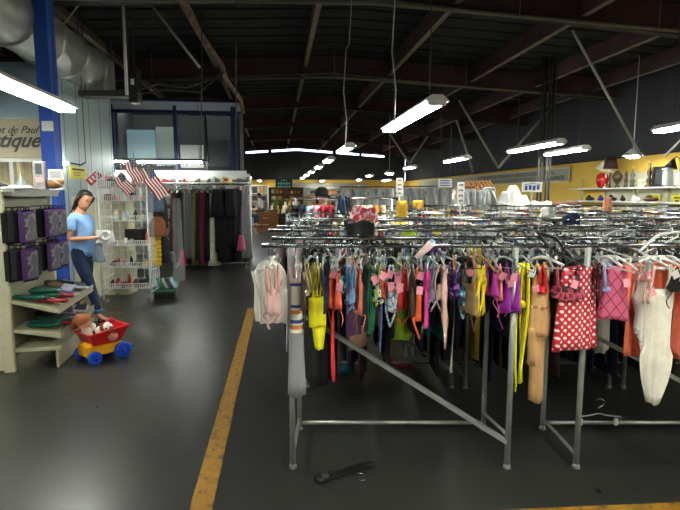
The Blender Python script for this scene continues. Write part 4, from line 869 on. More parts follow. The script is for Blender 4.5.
mb = MB(); [mb.box(*q) for q in (((0, 0, .03), (.3, .06, .06)), ((0, 0, .45), (.3, .06, .06)), ((-.13, 0, .24), (.05, .06, .4)), ((.13, 0, .24), (.05, .06, .4)))]; mb.build('frame', fab('#121212'), o)
MB().box((0, .005, .24), (.24, .02, .38)).build('picture', mat('grey_print', '#202224', .5, noise=.5, nscale=8), o)
p = shelf_at(667); o = thing('storage_bin', 'white translucent upright bin between frame and black desk lamp', 'bin', p, BA); MB().rbox((0, 0, .2), (.18, .18, .38), .03).build('bin_body', mat('milky_plastic', '#c2c8c8', .4), o); MB().rbox((0, 0, .41), (.2, .2, .03), .01).build('bin_lid', WHITEPL, o)
p = shelf_at(674.5); o = thing('desk_lamp', 'black gooseneck desk lamp with a cone shade', 'desk lamp', p+Vector((0, -.12, 0)), 0); MB().lathe([(.1, 0), (.1, .02), (.02, .03)], 18).build('lamp_base', BLACK, o)
MB().tube([(0, 0, .02), (.02, 0, .45), (0, 0, .62), (-.08, 0, .68), (-.16, 0, .62)], .012, 8).build('gooseneck', BLACK, o); MB().lathe([(.14, 0), (.03, .2), (.02, .22)], 20, T(-.2, 0, .42) @ R(.3, 'Y')).build('lamp_shade', BLACK, o)
p = shelf_at(680); o = thing('soap_bottle', 'white bottle with black cap at the right end of the lamp shelf', 'bottle', p); MB().lathe([(.1, 0), (.11, .02), (.11, .28), (.04, .33), (.03, .34)], 18).build('bottle_body', WHITEPL, o); MB().lathe([(.035, .34), (.035, .42), (.01, .44)], 12).build('bottle_cap', BLACK, o)
for i, (px, lab) in enumerate(((655, 'yellow sale card on the panel below the black picture frame'), (677, 'yellow sale card on the panel below the black desk lamp'))):
    v, z = BU(px, 200, 9.5); o = thing('sale_sign', lab, 'sign', B(9.51, v, z), BA); MB().box((0, 0, 0), (.02, .34, .26)).build('sign_card', mat('yellow_card', '#d8c81e', .6), o)
    mb = MB(); mb.box((-.012, 0, .05), (.004, .2, .03)); mb.box((-.012, 0, -.03), (.004, .12, .05)); mb.build('sign_marks', INK, o)
for i, (px, cn, h, w) in enumerate(((590, 'dark green', '#2a3a2a', .3), (601, 'royal blue', '#1f3a8c', .2), (612, 'black', '#1a1a1a', .3), (623, 'black teapot shaped', '#161616', .16), (636, 'white', '#d9d9d4', .26), (651, 'brown', '#4a3220', .4))):
    v, z = BU(px, 198, 9.15); mb = MB(); mb.ell((0, 0, .05), (w*.8, w, .12)); mb.ell((0, w*.2, .1), (w*.4, w*.4, .14))
    tag(mb.build('shelf_bundle', fab(h), None, B(9.15, v, 1.4375)), '%s bundle on the lower shelf beneath the lamps' % cn, 'bundle')

# ---------------------------------------------------------------- items by the front racks' feet
def ground_hanger(loc, rz, m, label, W=.4):
    o = thing('trouser_hanger', label, 'clothes hanger', loc, rz)
    mb = MB(); mb.bar((-W/2, 0, .022), (W/2, 0, .022), .028, .02); mb.bar((-W/2, .03, .014), (W/2, .03, .014), .02, .014); mb.ell((-W/2, .01, .018), (.05, .06, .035)); mb.ell((W/2, .01, .018), (.05, .06, .035)); mb.build('clamp_bar', m, o)
    MB().tube([(W*.12, 0, .02), (W*.14, -.03, .01), (W*.24, -.05, .008), (W*.25, -.09, .008), (W*.17, -.115, .008), (W*.08, -.1, .008)], .0035, 6).build('hook', CHROME, o)
    MB().box((-W*.42, -.0, .035), (.04, .025, .01)).build('clip', mat('grey_clip', '#4a4c4a', .4), o)
a, c = G(321, 483), G(371, 467); ground_hanger((a+c)/2, math.atan2(c.y-a.y, c.x-a.x), BLACK, 'black clamp hanger lying on the floor before the middle rack', (c-a).length)
o = thing('trouser_hanger', 'clear clip hanger standing on the low bar of the right rack', 'clothes hanger', (V(600, 418, Y1+D1-.05).x, Y1+D1-.03, .07), 0)
W = .3; MB().tube([(-W/2, 0, .0), (-W/2, 0, .035), (-W*.2, 0, .045), (0, 0, .06), (W*.2, 0, .045), (W/2, 0, .035), (W/2, 0, 0), (-W/2, 0, 0)], .005, 6).build('hanger_frame', HG, o)
for s in (-1, 1): MB().rbox((s*W*.4, 0, .0), (.025, .02, .05), .004).build('clip', HW, o)
MB().tube([(0, 0, .05), (0, 0, .1), (.03, 0, .115), (.035, 0, .145), (.01, 0, .165), (-.02, 0, .155)], .003, 6).build('hook', CHROME, o)
p = G(343, 374); mb = MB(); mb.ell((0, 0, .035), (.2, .13, .07)); mb.ell((.03, .01, .06), (.1, .1, .06)); mb.ell((-.05, .01, .05), (.1, .12, .05)); tag(mb.build('fallen_shirt', fab('#155a68'), None, p), 'crumpled teal cloth fallen on the floor behind the front rack', 'cloth')
p = G(400, 366); o = thing('plastic_hanger', 'orange red plastic hanger fallen under the middle rack', 'clothes hanger', p, -.2); ORG = mat('orange_red_plastic', '#b8412c', .4)
MB().bar((-.14, 0, .12), (-.05, 0, .02), .03, .03).build('hanger_arm', ORG, o); MB().bar((-.07, 0, .017), (.11, 0, .017), .03, .03).build('hanger_bar', ORG, o); MB().tube([(-.14, 0, .12), (-.13, 0, .16), (-.1, 0, .17)], .004, 5).build('hook', CHROME, o)
# ---------------------------------------------------------------- pegboard display shelf at left
ug, vg = -2.40, 4.84; LG = 1.15; BG = radians(11.5)
o = thing('display_shelf', 'cream metal display shelf with pegboard back at the left edge', 'display shelf', B(ug, vg), BG)
PEGM, nt, b, tc, sp = node_mat('pegboard', .6)
fy = mth(nt, 'SUBTRACT', mth(nt, 'FRACT', mth(nt, 'MULTIPLY', sp.outputs[1], 30)), .5); fz = mth(nt, 'SUBTRACT', mth(nt, 'FRACT', mth(nt, 'MULTIPLY', sp.outputs[2], 30)), .5)
d_ = mth(nt, 'ADD', mth(nt, 'MULTIPLY', fy, fy), mth(nt, 'MULTIPLY', fz, fz)); nt.links.new(mixc(nt, mth(nt, 'LESS_THAN', d_, .02), '#8b8a72', '#3a3a30'), b.inputs['Base Color'])
MB().box((-.03, LG/2, .86), (.02, LG, 1.5)).build('back_panel', PEGM, o)
MB().box((-.45, LG/2, .86), (.02, LG, 1.5)).build('back_panel', PEGM, o)
for y in (-.02, LG+.02): MB().rbox((-.03, y, .82), (.09, .05, 1.64), .006).build('upright', CREAM, o)
MB().box((-.24, -.02, .82), (.36, .02, 1.6)).build('end_panel', CREAM, o)
SHM = mat('shelf_cream', '#b3af90', .45, noise=.08)
GREYT = mat('top_grey', '#a7aba4', .5, noise=.08)
def tray(z, dep, drop, m=SHM, lip=.03, name='shelf'):
    mb = MB(); x1 = dep
    mb.add([(0, 0, z), (x1, 0, z-drop), (x1, LG, z-drop), (0, LG, z), (0, 0, z-.03), (x1, 0, z-drop-.045), (x1, LG, z-drop-.045), (0, LG, z-.03)],
           [(0, 1, 2, 3), (7, 6, 5, 4), (0, 4, 5, 1), (1, 5, 6, 2), (2, 6, 7, 3), (3, 7, 4, 0)])
    t = mb.build(name, m, o)
    if lip: MB().bar((x1, 0, z-drop+lip/2), (x1, LG, z-drop+lip/2), .006, lip).build('price_rail', STEEL, t)
    return t
tray(1.63, .1, 0, GREYT, 0)
MB().box((-.17, LG/2, 1.64), (.56, LG+.04, .025)).build('top_board', GREYT, o)
ZA, DA = .66, .1
tray(ZA, .4, DA); tray(.39, .4, .06); MB().box((.19, LG/2, .19), (.4, LG, .03)).build('base_shelf', SHM, o); MB().box((.36, LG/2, .09), (.02, LG, .16)).build('kick_plate', SHM, o)
GRNB = mat('green_plastic', '#17604e', .35); REDB = mat('red_case', '#a3242c', .4); PURB = mat('purple_case', '#5a2470', .4); SILV = mat('silver_case', '#8d8f9c', .4)
def local(x, y, z): q_ = Matrix.Rotation(BG, 3, 'Z') @ Vector((x, y, z)); return B(ug, vg)+q_
def case(x, y, z, L, W, H, rz, tilt, m, lab, group):
    c = thing('pencil_case', lab, 'case', local(x, y, z+H/2+.012), BG+rz); c.rotation_euler = (0, tilt, BG+rz)
    MB().rbox((0, 0, 0), (W, L, H), .012).build('case_body', m, c); MB().rbox((0, 0, H/2+.002), (W*.8, L*.86, .006), .003).build('case_label', mat('dark_label', '#2a2c30', .4) if m is not PURB else SILV, c)
tl = math.atan2(DA, .42)
def zsh(x): return ZA-DA*x/.42
for i, (x, y, L, W, H, rz, m, k, lab) in enumerate(((.14, .12, .3, .13, .03, 1.35, GRNB, 0, 'dark green case at the near left end of the middle shelf'), (.31, .14, .26, .12, .035, 1.3, REDB, 0, 'red case at the near front corner of the middle shelf'),
    (.2, .34, .24, .13, .035, 1.2, GRNB, 0, 'green case behind the near one on the middle shelf'), (.2, .33, .26, .13, .035, 1.5, GRNB, 1, 'green case, top one of the middle shelf stack'), (.3, .5, .26, .12, .03, .9, REDB, 0, 'red case in the centre of the middle shelf'),
    (.14, .62, .26, .13, .035, 1.4, GRNB, 0, 'green case near the pegboard on the middle shelf'), (.27, .82, .42, .14, .035, .15, PURB, 0, 'long purple case lying along the middle shelf'), (.12, .9, .2, .14, .05, .5, mat('tan_case', '#7c5a3a', .6), 0, 'tan case beside the long purple case'),
    (.32, 1.15, .3, .12, .03, .3, SILV, 0, 'silver case at the far end of the middle shelf'), (.16, 1.2, .22, .13, .03, .7, BLACK, 0, 'black case at the far back of the middle shelf'))):
    case(x, y*.83, zsh(x)+k*.04+.004, L, W, H, rz, tl, m, lab, None)
for i, (x, y, L, W, H, rz, m, k, lab) in enumerate(((.22, .16, .28, .13, .03, 1.35, GRNB, 0, 'green case nearest on the lower shelf'), (.2, .3, .28, .13, .03, 1.4, GRNB, 0, 'second green case on the lower shelf'), (.22, .47, .3, .13, .035, 1.2, GRNB, 0, 'third green case on the lower shelf'),
    (.34, .42, .26, .12, .03, .5, REDB, 0, 'red case at the front of the lower shelf'), (.12, .6, .24, .12, .035, .9, mat('maroon_case', '#4c1a2c', .4), 0, 'maroon case near the pegboard on the lower shelf'), (.28, .66, .34, .16, .03, .6, SILV, 0, 'silver grey case in the centre of the lower shelf'),
    (.22, .88, .34, .18, .03, .3, mat('lilac_case', '#a79cb4', .5), 0, 'lilac grey case behind the silver one on the lower shelf'), (.33, 1.08, .34, .14, .03, .2, mat('white_case', '#c9c9cf', .5), 0, 'white case at the far end of the lower shelf'), (.13, 1.15, .24, .14, .03, .6, PURB, 0, 'small purple case at the far back of the lower shelf'))):
    case(x, y*.83, .39-.06*x/.42+.004, L, W, H, rz, math.atan2(.06, .42), m, lab, None)
# packs hanging on pegs
CLR = blot_mat('clear_pack_front', '#54505a', '#77727c', '#3c3842', 9); PUR = mat('purple_fabric', '#43175a', .6, noise=.1); BLK = fab('#17161b')
def pack(x, y, z1, m, front, lab, h=.3, w=.19):
    c = thing('hanging_pack', lab, 'pack', local(x, y, z1), BG+radians(90-18)); mb = MB(); mb.rbox((0, 0, -h/2), (w, .05, h), .02); mb.build('pack_body', m, c)
    if front: MB().rbox((0, -.028, -h/2), (w*.72, .01, h*.82), .005).build('pack_window', CLR, c)
    MB().tube([(-.03, 0, 0), (-.03, 0, .03), (.03, 0, .03), (.03, 0, 0)], .006, 6).build('pack_handle', m, c)
    MB().tube([(0, .02, .028), (0, .02+.001, .028)], .001, 4) if 0 else None
for row, z1 in ((0, 1.46), (1, 1.12)):
    rn = 'upper' if row == 0 else 'lower'
    for y in (.06, .33, .72, 1.02): MB().tube([(0-.02, y, z1+.03), (.2, y, z1+.03), (.21, y, z1+.045)], .004, 6).build('peg_hook', CHROME, o)
    for i, (x, y, m, f, lab) in enumerate(((.03, .04, BLK, 0, 'black pack at back of the nearest peg, %s row'), (.085, .04, BLK, 0, 'second black pack on the nearest peg, %s row'), (.16, .07, PUR, 1, 'purple pack with clear front nearest the picture edge, %s row'),
        (.04, .33, BLK, 0, 'black pack at back of the second peg, %s row'), (.15, .72, PUR, 1, 'purple clear fronted pack in the middle of the board, %s row'), (.08, .72, BLK, 0, 'black pack behind the middle purple pack, %s row'), (.14, 1.03, PUR, 1, 'purple clear fronted pack at the far end, %s row'), (.06, 1.03, BLK, 0, 'black pack at the far end, %s row'))):
        if row == 1 and i == 3: x = .1
        pack(x, y, z1, m, f, lab % rn, .3 if i % 2 == 0 else .29)
# things on the top shelf
zt = 1.6525
def topthing(px, Yo, name, lab, cat): p = V(px, 190, Yo); return thing(name, lab, cat, (p.x, Yo, zt))
GR = mat('print_grey', '#8f8d90', .5, noise=.35, nscale=14)
c = topthing(41, 4.85, 'boxed_toy', 'grey and pink upright card box standing on the display shelf top', 'box'); MB().rbox((0, 0, .13), (.105, .04, .26), .004).build('box_body', mat('box_grey', '#9a9698', .5, noise=.25, nscale=25), c); MB().box((0, -.0215, .19), (.06, .002, .1)).build('box_print', mat('print_dark', '#4a4c50', .5), c); MB().box((0, -.0215, .09), (.07, .002, .05)).build('box_print', mat('print_pink', '#c9a4a8', .5), c)
c = topthing(57, 5.3, 'picture_frame', 'small white framed picture behind the tan shell on the shelf top', 'picture frame')
mb = MB(); [mb.box(*q) for q in (((0, 0, .01), (.15, .015, .02)), ((0, 0, .2), (.15, .015, .02)), ((-.07, 0, .105), (.014, .015, .2)), ((.07, 0, .105), (.014, .015, .2)))]; mb.build('frame', WHITEP, c); MB().box((0, .002, .105), (.13, .006, .18)).build('picture', GR, c)
c = topthing(54.5, 4.9, 'decorative_shell', 'tan and white shell shaped basket on top of the display shelf', 'shell'); TAN = mat('tan_shell', '#a9784a', .5, noise=.2, nscale=20)
mb = MB(); mb.lathe([(.004, -.09), (.03, -.07), (.05, -.02), (.052, .03), (.03, .08), (.004, .1)], 18, T(0, 0, .055) @ R(radians(78), 'Y')); mb.build('shell_body', TAN, c)
MB().tube([(-.03, -.04, .1), (.02, -.045, .085), (.07, -.03, .05), (.09, 0, .03)], .008, 6).build('shell_rim', mat('pale_rim', '#d9cdb8', .5), c)
c = topthing(22, 4.85, 'glass_bell', 'grey bell shaped glass ornament on top of the display shelf', 'ornament'); MB().lathe([(.065, 0), (.06, .03), (.04, .07), (.014, .1), (.01, .14), (.003, .16)], 18).build('bell_body', mat('smoky_glass', '#7f8886', .2, alpha=.75), c); MB().lathe([(.07, 0), (.07, .008), (.06, .012)], 18).build('bell_rim', STEEL, c)
c = topthing(17, 4.6, 'cloth', 'folded white cloth lying on the display shelf top', 'cloth'); MB().rbox((0, 0, .01), (.22, .14, .02), .008).build('cloth_fold', fab('#d9dad4'), c); MB().rbox((0.03, 0, .026), (.14, .12, .012), .005).build('cloth_layer', fab('#d9dad4'), c)
p = V(1, 189, 4.7); mb = MB(); mb.ell((0, 0, .03), (.12, .1, .06)); mb.ell((-.03, 0, .055), (.06, .06, .05)); tag(mb.build('hat', fab('#1a1a1c'), None, (p.x, 4.7, zt)), 'black hat at the picture edge on the shelf top', 'hat')

# ---------------------------------------------------------------- toy wagon with toys
p = (G(84, 363)+G(103, 367))/2
WA = radians(52); ctr = G(100, 360); o = thing('toy_wagon', 'red and yellow toy wagon with blue wheels filled with toys', 'toy wagon', (ctr.x, ctr.y+.05, 0), WA); o.scale = (.86, .86, .86)
REDP = mat('red_toy_plastic', '#d01f22', .3, coat=.3); YELP = mat('yellow_toy_plastic', '#e8a412', .3); BLUP = mat('blue_toy_plastic', '#1c50c8', .3)
mb = MB()
def tub(L0, W0, L1, W1, z0, z1, xo=0.0):
    a = [(-L0/2, -W0/2, z0), (L0/2, -W0/2, z0), (L0/2, W0/2, z0), (-L0/2, W0/2, z0)]; q = [(-L1/2+xo, -W1/2, z1), (L1/2+xo*1.6, -W1/2, z1+.04), (L1/2+xo*1.6, W1/2, z1+.04), (-L1/2+xo, W1/2, z1)]
    ins = [(x*.92, y*.9, z) for x, y, z in q]; bot = [(x*.9, y*.88, z0+.02) for x, y, z in a]
    return mb.rings([a, q, ins, bot], True, False)
tub(.32, .26, .44, .34, .2, .33, .015); mb.bar((-.22, -.17, .332), (.255, -.17, .37), .02, .018); mb.bar((-.22, .17, .332), (.255, .17, .37), .02, .018); mb.bar((-.21, -.17, .33), (-.21, .17, .33), .02, .018); mb.bar((.25, -.17, .37), (.25, .17, .37), .02, .018)
mb.build('wagon_tub', REDP, o)
mb = MB(); mb.rbox((0, 0, .14), (.36, .24, .13), .02); mb.rbox((-.15, 0, .14), (.14, .27, .17), .03); mb.rbox((.13, 0, .14), (.13, .25, .13), .03); mb.build('chassis', YELP, o)
for x, y, r in ((-.16, -.16, .075), (-.16, .16, .075), (.16, -.165, .095), (.16, .165, .095)):
    w = MB().lathe([(r*.86, -.025), (r, -.018), (r, .018), (r*.86, .025), (r*.6, .018)], 24, R(pi/2, 'X')); w_ = w.build('wheel', BLUP, o, (x, y, r))
    sp_ = MB(); sp_.lathe([(r*.28, -.032), (r*.28, .032)], 12, R(pi/2, 'X'))
    for k in range(6): sp_.box((r*.45*cos(k*pi/3), 0, r*.45*sin(k*pi/3)), (.014, .06, .014))
    sp_.build('hub_cap', BLUP, w_)
mb = MB(); mb.bar((.2, 0, .13), (.31, .0, .09), .04, .025); mb.rbox((.34, 0, .08), (.06, .12, .03), .01); mb.build('pull_handle', BLUP, o)
MB().ell((.06, -.158, .27), (.12, .016, .09), M=None).build('sticker', mat('sticker_tan', '#c98a6a', .5, noise=.4, nscale=40), o)
def inwag(x, y, z): return Vector((ctr.x, ctr.y+.05, 0))+Matrix.Rotation(WA, 3, 'Z') @ Vector((x*.86, y*.86, z*.86))
BRN = fab('#9a5a34'); q = inwag(-.13, .06, .27); c = thing('plush_toy', 'brown haired doll toy sticking out of the wagon at left', 'toy', q)
mb = MB(); mb.ell((0, 0, .04), (.11, .1, .14)); mb.tube([(0, 0, .05), (-.01, -.02, .12)], .04, 10); mb.build('toy_body', fab('#d8c8b8'), c); MB().ell((-.015, -.02, .15), (.13, .12, .13)).build('toy_head', mat('doll_skin', '#d8a27c', .6), c)
mb = MB(); mb.ell((-.03, -.02, .175), (.16, .16, .13)); [mb.tube([(-.06, -.03+.02*k, .2), (-.1, -.05+.025*k, .15), (-.11, -.05+.03*k, .09)], .02, 8) for k in range(4)]; mb.build('toy_hair', BRN, c)
q = inwag(.0, -.05, .3); c = thing('plush_toy', 'white toy dog with brown ears in the middle of the wagon', 'toy', q)
MB().ell((0, 0, .03), (.16, .1, .1)).build('toy_body', fab('#e8e4de'), c); MB().ell((.06, -.03, .08), (.09, .09, .08)).build('toy_head', fab('#e8e4de'), c); [MB().ell(*q_).build('toy_ear', BRN, c) for q_ in (((.02, -.06, .07), (.05, .025, .07)), ((.1, -.05, .06), (.04, .025, .06)))]; MB().ell((.07, -.08, .07), (.02, .015, .016)).build('toy_nose', BLACK, c)
q = inwag(-.04, .05, .29); c = thing('plush_toy', 'black and white toy tucked behind the toy dog in the wagon', 'toy', q); MB().ell((0, 0, .05), (.12, .1, .13)).build('toy_body', fab('#18181a'), c); MB().ell((.0, -.04, .08), (.06, .05, .08)).build('toy_belly', fab('#e8e4de'), c)
q = inwag(.12, .06, .29); c = thing('plush_toy', 'red knitted toy at the back of the wagon', 'toy', q); MB().ell((0, 0, .04), (.13, .08, .12)).build('toy_body', fab('#c4242a'), c); MB().ell((.04, -.01, .11), (.06, .06, .06)).build('toy_head', fab('#c4242a'), c)

# ---------------------------------------------------------------- white wire shelf rack
pw = G(104, 303.5); Yw = pw.y; xw = pw.x; Ww = G(150, 303.5).x-xw
o = thing('wire_rack', 'white wire shelf rack on casters, loaded with goods, behind the woman', 'wire rack', (xw, Yw, 0), radians(5))
WIRE = mat('white_wire', '#e2e2de', .4); Dw = .5
def gridmb(p, ux_, uy_, nx, ny, r=.004):
    mb = MB(); p = Vector(p); ux_ = Vector(ux_); uy_ = Vector(uy_)
    for i in range(nx+1): mb.bar(p+ux_*i/nx, p+ux_*i/nx+uy_, r*2, r*2)
    for j in range(ny+1): mb.bar(p+uy_*j/ny, p+uy_*j/ny+ux_, r*2, r*2)
    return mb
zs_ = [V(120, q, Yw).z for q in (289, 268, 246, 221, 201, 187)]
for z in zs_:
    s = gridmb((0, 0, z), (Ww, 0, 0), (0, Dw, 0), 16, 3).build('wire_shelf', WIRE, o)
    mb = gridmb((0, 0, z), (Ww, 0, 0), (0, 0, .075), 26, 1, .004); mb.build('shelf_lip', WIRE, s)
Hw = 1.95
for x in (0, Ww):
    for y in (0, Dw): MB().tube([(x, y, .06), (x, y, Hw)], .012, 8).build('post', WIRE, o)
for x in (0, Ww): gridmb((x, 0, .15), (0, Dw, 0), (0, 0, Hw-.17), 5, 16).build('side_panel', WIRE, o)
gridmb((0, Dw, .15), (Ww, 0, 0), (0, 0, Hw-.17), 6, 12).build('back_grid', WIRE, o)
for x in (0.04, Ww-.04):
    for y in (.03, Dw-.03): w_ = MB().lathe([(.012, -.012), (.03, -.01), (.03, .01), (.012, .012)], 14, T(x, y, .031) @ R(pi/2, 'X')); w_.build('caster', mat('grey_rubber'), o)
wr = Matrix.Translation((xw, Yw, 0)) @ R(radians(5), 'Z')
gr = random.Random(21); gi = 0
GOODS = [('black', '#18181a'), ('dark grey', '#2d2f33'), ('white', '#e2e0da'), ('red', '#b3262b'), ('pale blue', '#9cc0d8'), ('black', '#18181a'), ('cream', '#cfc6a8'), ('green', '#2f7a4c'), ('pink', '#d98aa6'), ('yellow', '#dcb92c'), ('silver', '#9c9fa2'), ('brown', '#5c3b28')]
def goods(z, tier, n, hmax):
    global gi
    pv = None
    for i in range(n):
        x = .05+(Ww-.1)*(i+.5)/n; y = gr.uniform(.1, .3); cn, h = gr.choice(GOODS); k = gr.randint(0, 4); mb = MB(); H = gr.uniform(.4, 1)*hmax; w = (Ww-.1)/n*.9; m = mat('goods_'+h, h, .5)
        if k == 0: mb.rbox((0, 0, H/2), (w, .16, H), .008); nm = 'box'
        elif k == 1: mb.lathe([(w*.4, 0), (w*.45, .01), (w*.45, H*.7), (w*.2, H*.85), (w*.2, H)], 14); nm = 'jar'
        elif k == 2: mb.lathe([(w*.25, 0), (w*.3, .01), (w*.5, H*.5), (w*.48, H*.5), (w*.2, .015)], 16); nm = 'bowl'
        elif k == 3: mb.ell((0, 0, H*.25), (w, .16, H*.5)); mb.ell((.01, 0, H*.45), (w*.6, .12, H*.35)); nm = 'cloth_bundle'
        else:
            for j in range(3): mb.rbox((0, .003*j, .013+.026*j), (w*(.98-.05*j), .15, .024), .004)
            nm = 'folded_cloth'
        P = wr @ Vector((x, y, z+.005)); ob = mb.build(nm, m, None, P, radians(5)); gi += 1
        l = '%s %s on wire rack %s tier' % (cn, nm.replace('_', ' '), tier)+(', right of %s' % pv if pv else ', leftmost')
        tag(ob, uniq(l), nm.split('_')[-1]); pv = '%s %s' % (cn, nm.replace('_', ' '))
for z, t, n, h in zip(zs_, ('lowest', 'second lowest', 'third lowest', 'fourth', 'fifth', 'top'), (9, 10, 8, 9, 9, 8), (.24, .16, .27, .17, .15, .18)): goods(z, t, n, h)
# black cloth block on tier 3, folder sheets on the side
P = wr @ Vector((Ww*.62, .3, zs_[2]+.006)); mb = MB(); body(mb, .22, 0, lambda t: .34, .12, gr, 5, 24, 5, .2); tag(mb.build('black_bag', fab('#0f0f10'), None, P, radians(5)), 'wide black bag filling the wire rack tier behind the woman\'s hands', 'bag')
# goods on the rack's right side: hanging things
PS = wr @ Vector((Ww+.03, .25, 0))
def side_item(dy, z0, z1, w, m, name, lab, cat, kind='body', dx=.05):
    P = wr @ Vector((Ww+.06+dx, dy, z1)); mb = MB()
    body(mb, 0, z0-z1, lambda t: w*(.5+.5*min(1, t*3)), .07, random.Random(int(z1*100)), 3, 18, 8, .2); mb.tube([(0, 0, -.02), (0, 0, .03), (-dx, 0, .045)], .004, 5)
    return tag(mb.build(name, m, None, P, radians(20)), lab, cat)
side_item(.05, 1.35, 1.86, .24, fab('#4a5a70'), 'denim_bag', 'grey blue denim bag hanging at the top right side of the wire rack', 'bag')
side_item(.3, 1.1, 1.6, .22, fab('#232427'), 'dark_bag', 'dark bag hanging on the right side of the wire rack', 'bag')
side_item(.12, .98, 1.28, .24, fab('#7a4426'), 'brown_purse', 'brown leather purse hanging on the right side of the wire rack', 'purse')
side_item(.38, .55, 1.0, .2, fab('#1e1f24'), 'black_bag', 'black bag hanging low on the right side of the wire rack', 'bag')
mb = MB(); body(mb, 0, -1.5, lambda t: .1*(1+.3*t), .05, random.Random(9), 4, 16, 12, .5); P = wr @ Vector((Ww+.05, -.04, 1.75)); tag(mb.build('plastic_sheet', FILM, None, P, .4), 'long strip of clear plastic hanging at the front corner of the wire rack', 'plastic sheet')
mb = MB(); body(mb, 0, -1.3, lambda t: .12*(1+.6*t), .06, random.Random(19), 4, 16, 12, .5); P = wr @ Vector((Ww+.32, .45, 1.55)); tag(mb.build('plastic_sheet', FILM, None, P, .4), 'clear plastic sheet hanging between the wire rack and the long coats', 'plastic sheet')
# yellow packs clipped on strip
P = V(155.5, 231, 7.7); c = thing('clip_strip', 'yellow segmented pack strip hanging beside the wire rack', 'pack', P)
for i in range(8): MB().rbox((.0, 0, -.035-.066*i), (.15, .03, .06), .01).build('yellow_pack', mat('bright_yellow_pack', '#d8b41c', .45), c)
MB().tube([(-.05, 0, .0), (0, .0, .07), (.05, 0, .0)], .006, 5).build('strip_hook', CHROME, c)
# leaning tray with books at the right foot
P = G(160, 300); c = thing('book_bin', 'low dark tray bin with green edge at the foot of the wire rack', 'bin', (P.x, P.y+.15, 0), radians(15))
mb = MB(); mb.add([(-.2, -.1, .1), (.2, -.1, .1), (.24, .3, .18), (-.16, .3, .18), (-.2, -.1, .13), (.2, -.1, .13), (.24, .3, .21), (-.16, .3, .21)], [(3, 2, 1, 0), (4, 5, 6, 7), (0, 1, 5, 4), (1, 2, 6, 5), (2, 3, 7, 6), (3, 0, 4, 7)]); mb.build('tray', mat('dark_green_tray', '#1c4a34', .5), c)
MB().box((.02, .1, .06), (.3, .3, .12)).build('bin_base', BLACK, c)
for i in range(6):
    mb = MB(); mb.rbox((0, 0, .09), (.035, .14, .17), .003); m = mat('goods_'+GOODS[(i*3+1) % 12][1], GOODS[(i*3+1) % 12][1], .5)
    ob = mb.build('book', m, None, c.location+Vector((-.13+.06*i, .02*i, .15)), radians(15)); ob.rotation_euler = (0, radians(-25), radians(15)); tag(ob, '%s book leaning in the low tray bin, %s' % (GOODS[(i*3+1) % 12][0], ['leftmost', 'second', 'third', 'fourth', 'fifth', 'rightmost'][i]), 'book')
P = G(166, 298); c = tag(MB().rbox((0, 0, .03), (.1, .1, .06), .02).lathe([(.02, .06), (.03, .09), (.01, .11)], 10).build('small_toy', fab('#3a1a1a'), None, P+Vector((.02, -.0, 0))), 'small dark object on the floor right of the low tray bin', 'toy')
# American flags
def flag(px, py, Y, L, H, rz, droop, lab, pole_):
    p = V(px, py, Y); o = thing('american_flag', lab, 'flag', p, rz); n = 9; mb = MB()
    mats = [mat('flag_red', '#a81424', .7), mat('flag_white', '#e8e6e0', .7), FLN]
    k = 12; vs = []
    for j in range(n+1):
        for i in range(k+1):
            t = i/k; h = j/n; ang = droop*t**.6; vs.append((L*t*cos(droop)-H*h*sin(droop)*.8+.008*sin(9*t+2*h), .02*sin(7*t+1.5*h), -H*h*cos(droop)-L*t*sin(droop)))
    for j in range(n):
        for i in range(k):
            mb.m = 2 if (j < 5 and i < 5) else (0 if j % 2 == 0 else 1); a = j*(k+1)+i
            mb.f.append([a, a+1, a+k+2, a+k+1]); mb.mi.append(mb.m); mb.smooth.append(True)
    mb.v = vs; ob = mb.build('flag_cloth', mats, o); sm = ob.modifiers.new('thick', 'SOLIDIFY'); sm.thickness = .003
    MB().tube([(0, 0, .06), (0, 0, -pole_)], .006, 6).build('flag_pole', mat('flag_wood', '#8a6a3a', .6), o); MB().ell((0, 0, .07), (.022, .022, .03)).build('finial', mat('gold_finial', '#c9a23a', .3, .8), o)
FLN, nt, b, tc, sp = node_mat('flag_canton')
fx = mth(nt, 'SUBTRACT', mth(nt, 'FRACT', mth(nt, 'MULTIPLY', sp.outputs[0], 45)), .5); fz = mth(nt, 'SUBTRACT', mth(nt, 'FRACT', mth(nt, 'MULTIPLY', sp.outputs[2], 45)), .5)
nt.links.new(mixc(nt, mth(nt, 'LESS_THAN', mth(nt, 'ADD', mth(nt, 'MULTIPLY', fx, fx), mth(nt, 'MULTIPLY', fz, fz)), .05), '#1d2a52', '#dfe0e4'), b.inputs['Base Color'])
flag(133.5, 157, 7.3, .34, .2, radians(8), 1.15, 'tallest small American flag above the wire rack corner', .5)
flag(148, 163, 7.35, .5, .22, radians(8), 1.0, 'American flag drooping to the right of the wire rack', .4)
flag(121, 172, 7.4, .3, .18, radians(8), .9, 'left small American flag half hidden on the wire rack', .3)
p = V(94, 178, 7.9); c = thing('promo_sign', 'tilted red and white card above the woman\'s head', 'sign', p); mb = MB(); mb.rbox((0, 0, 0), (.24, .015, .12), .003, R(-.7, 'Y')); mb.build('sign_card', mat('red_card', '#c22c38', .6), c)
mb = MB(); [mb.box((q, -.01, 0), (.035, .004, .07), R(-.7, 'Y')) for q in (-.06, 0, .06)]; mb.build('sign_marks', WHITET, c); MB().box((0, .0, -(p.z)/2), (.02, .01, p.z-.002)).build('sign_post', WHITEP, c)
xs_ = V(42.5, 120, YS).x+.095; d_ = ray(78, 173); q_ = O+d_*(xs_/d_.x); c = thing('caution_sign', 'small yellow caution card on the pale blue metal wall', 'sign', q_+Vector((.006, 0, 0)), pi/2); MB().box((0, 0, 0), (.6, .01, .22)).build('sign_card', mat('yellow_caution', '#d9c832', .6), c)
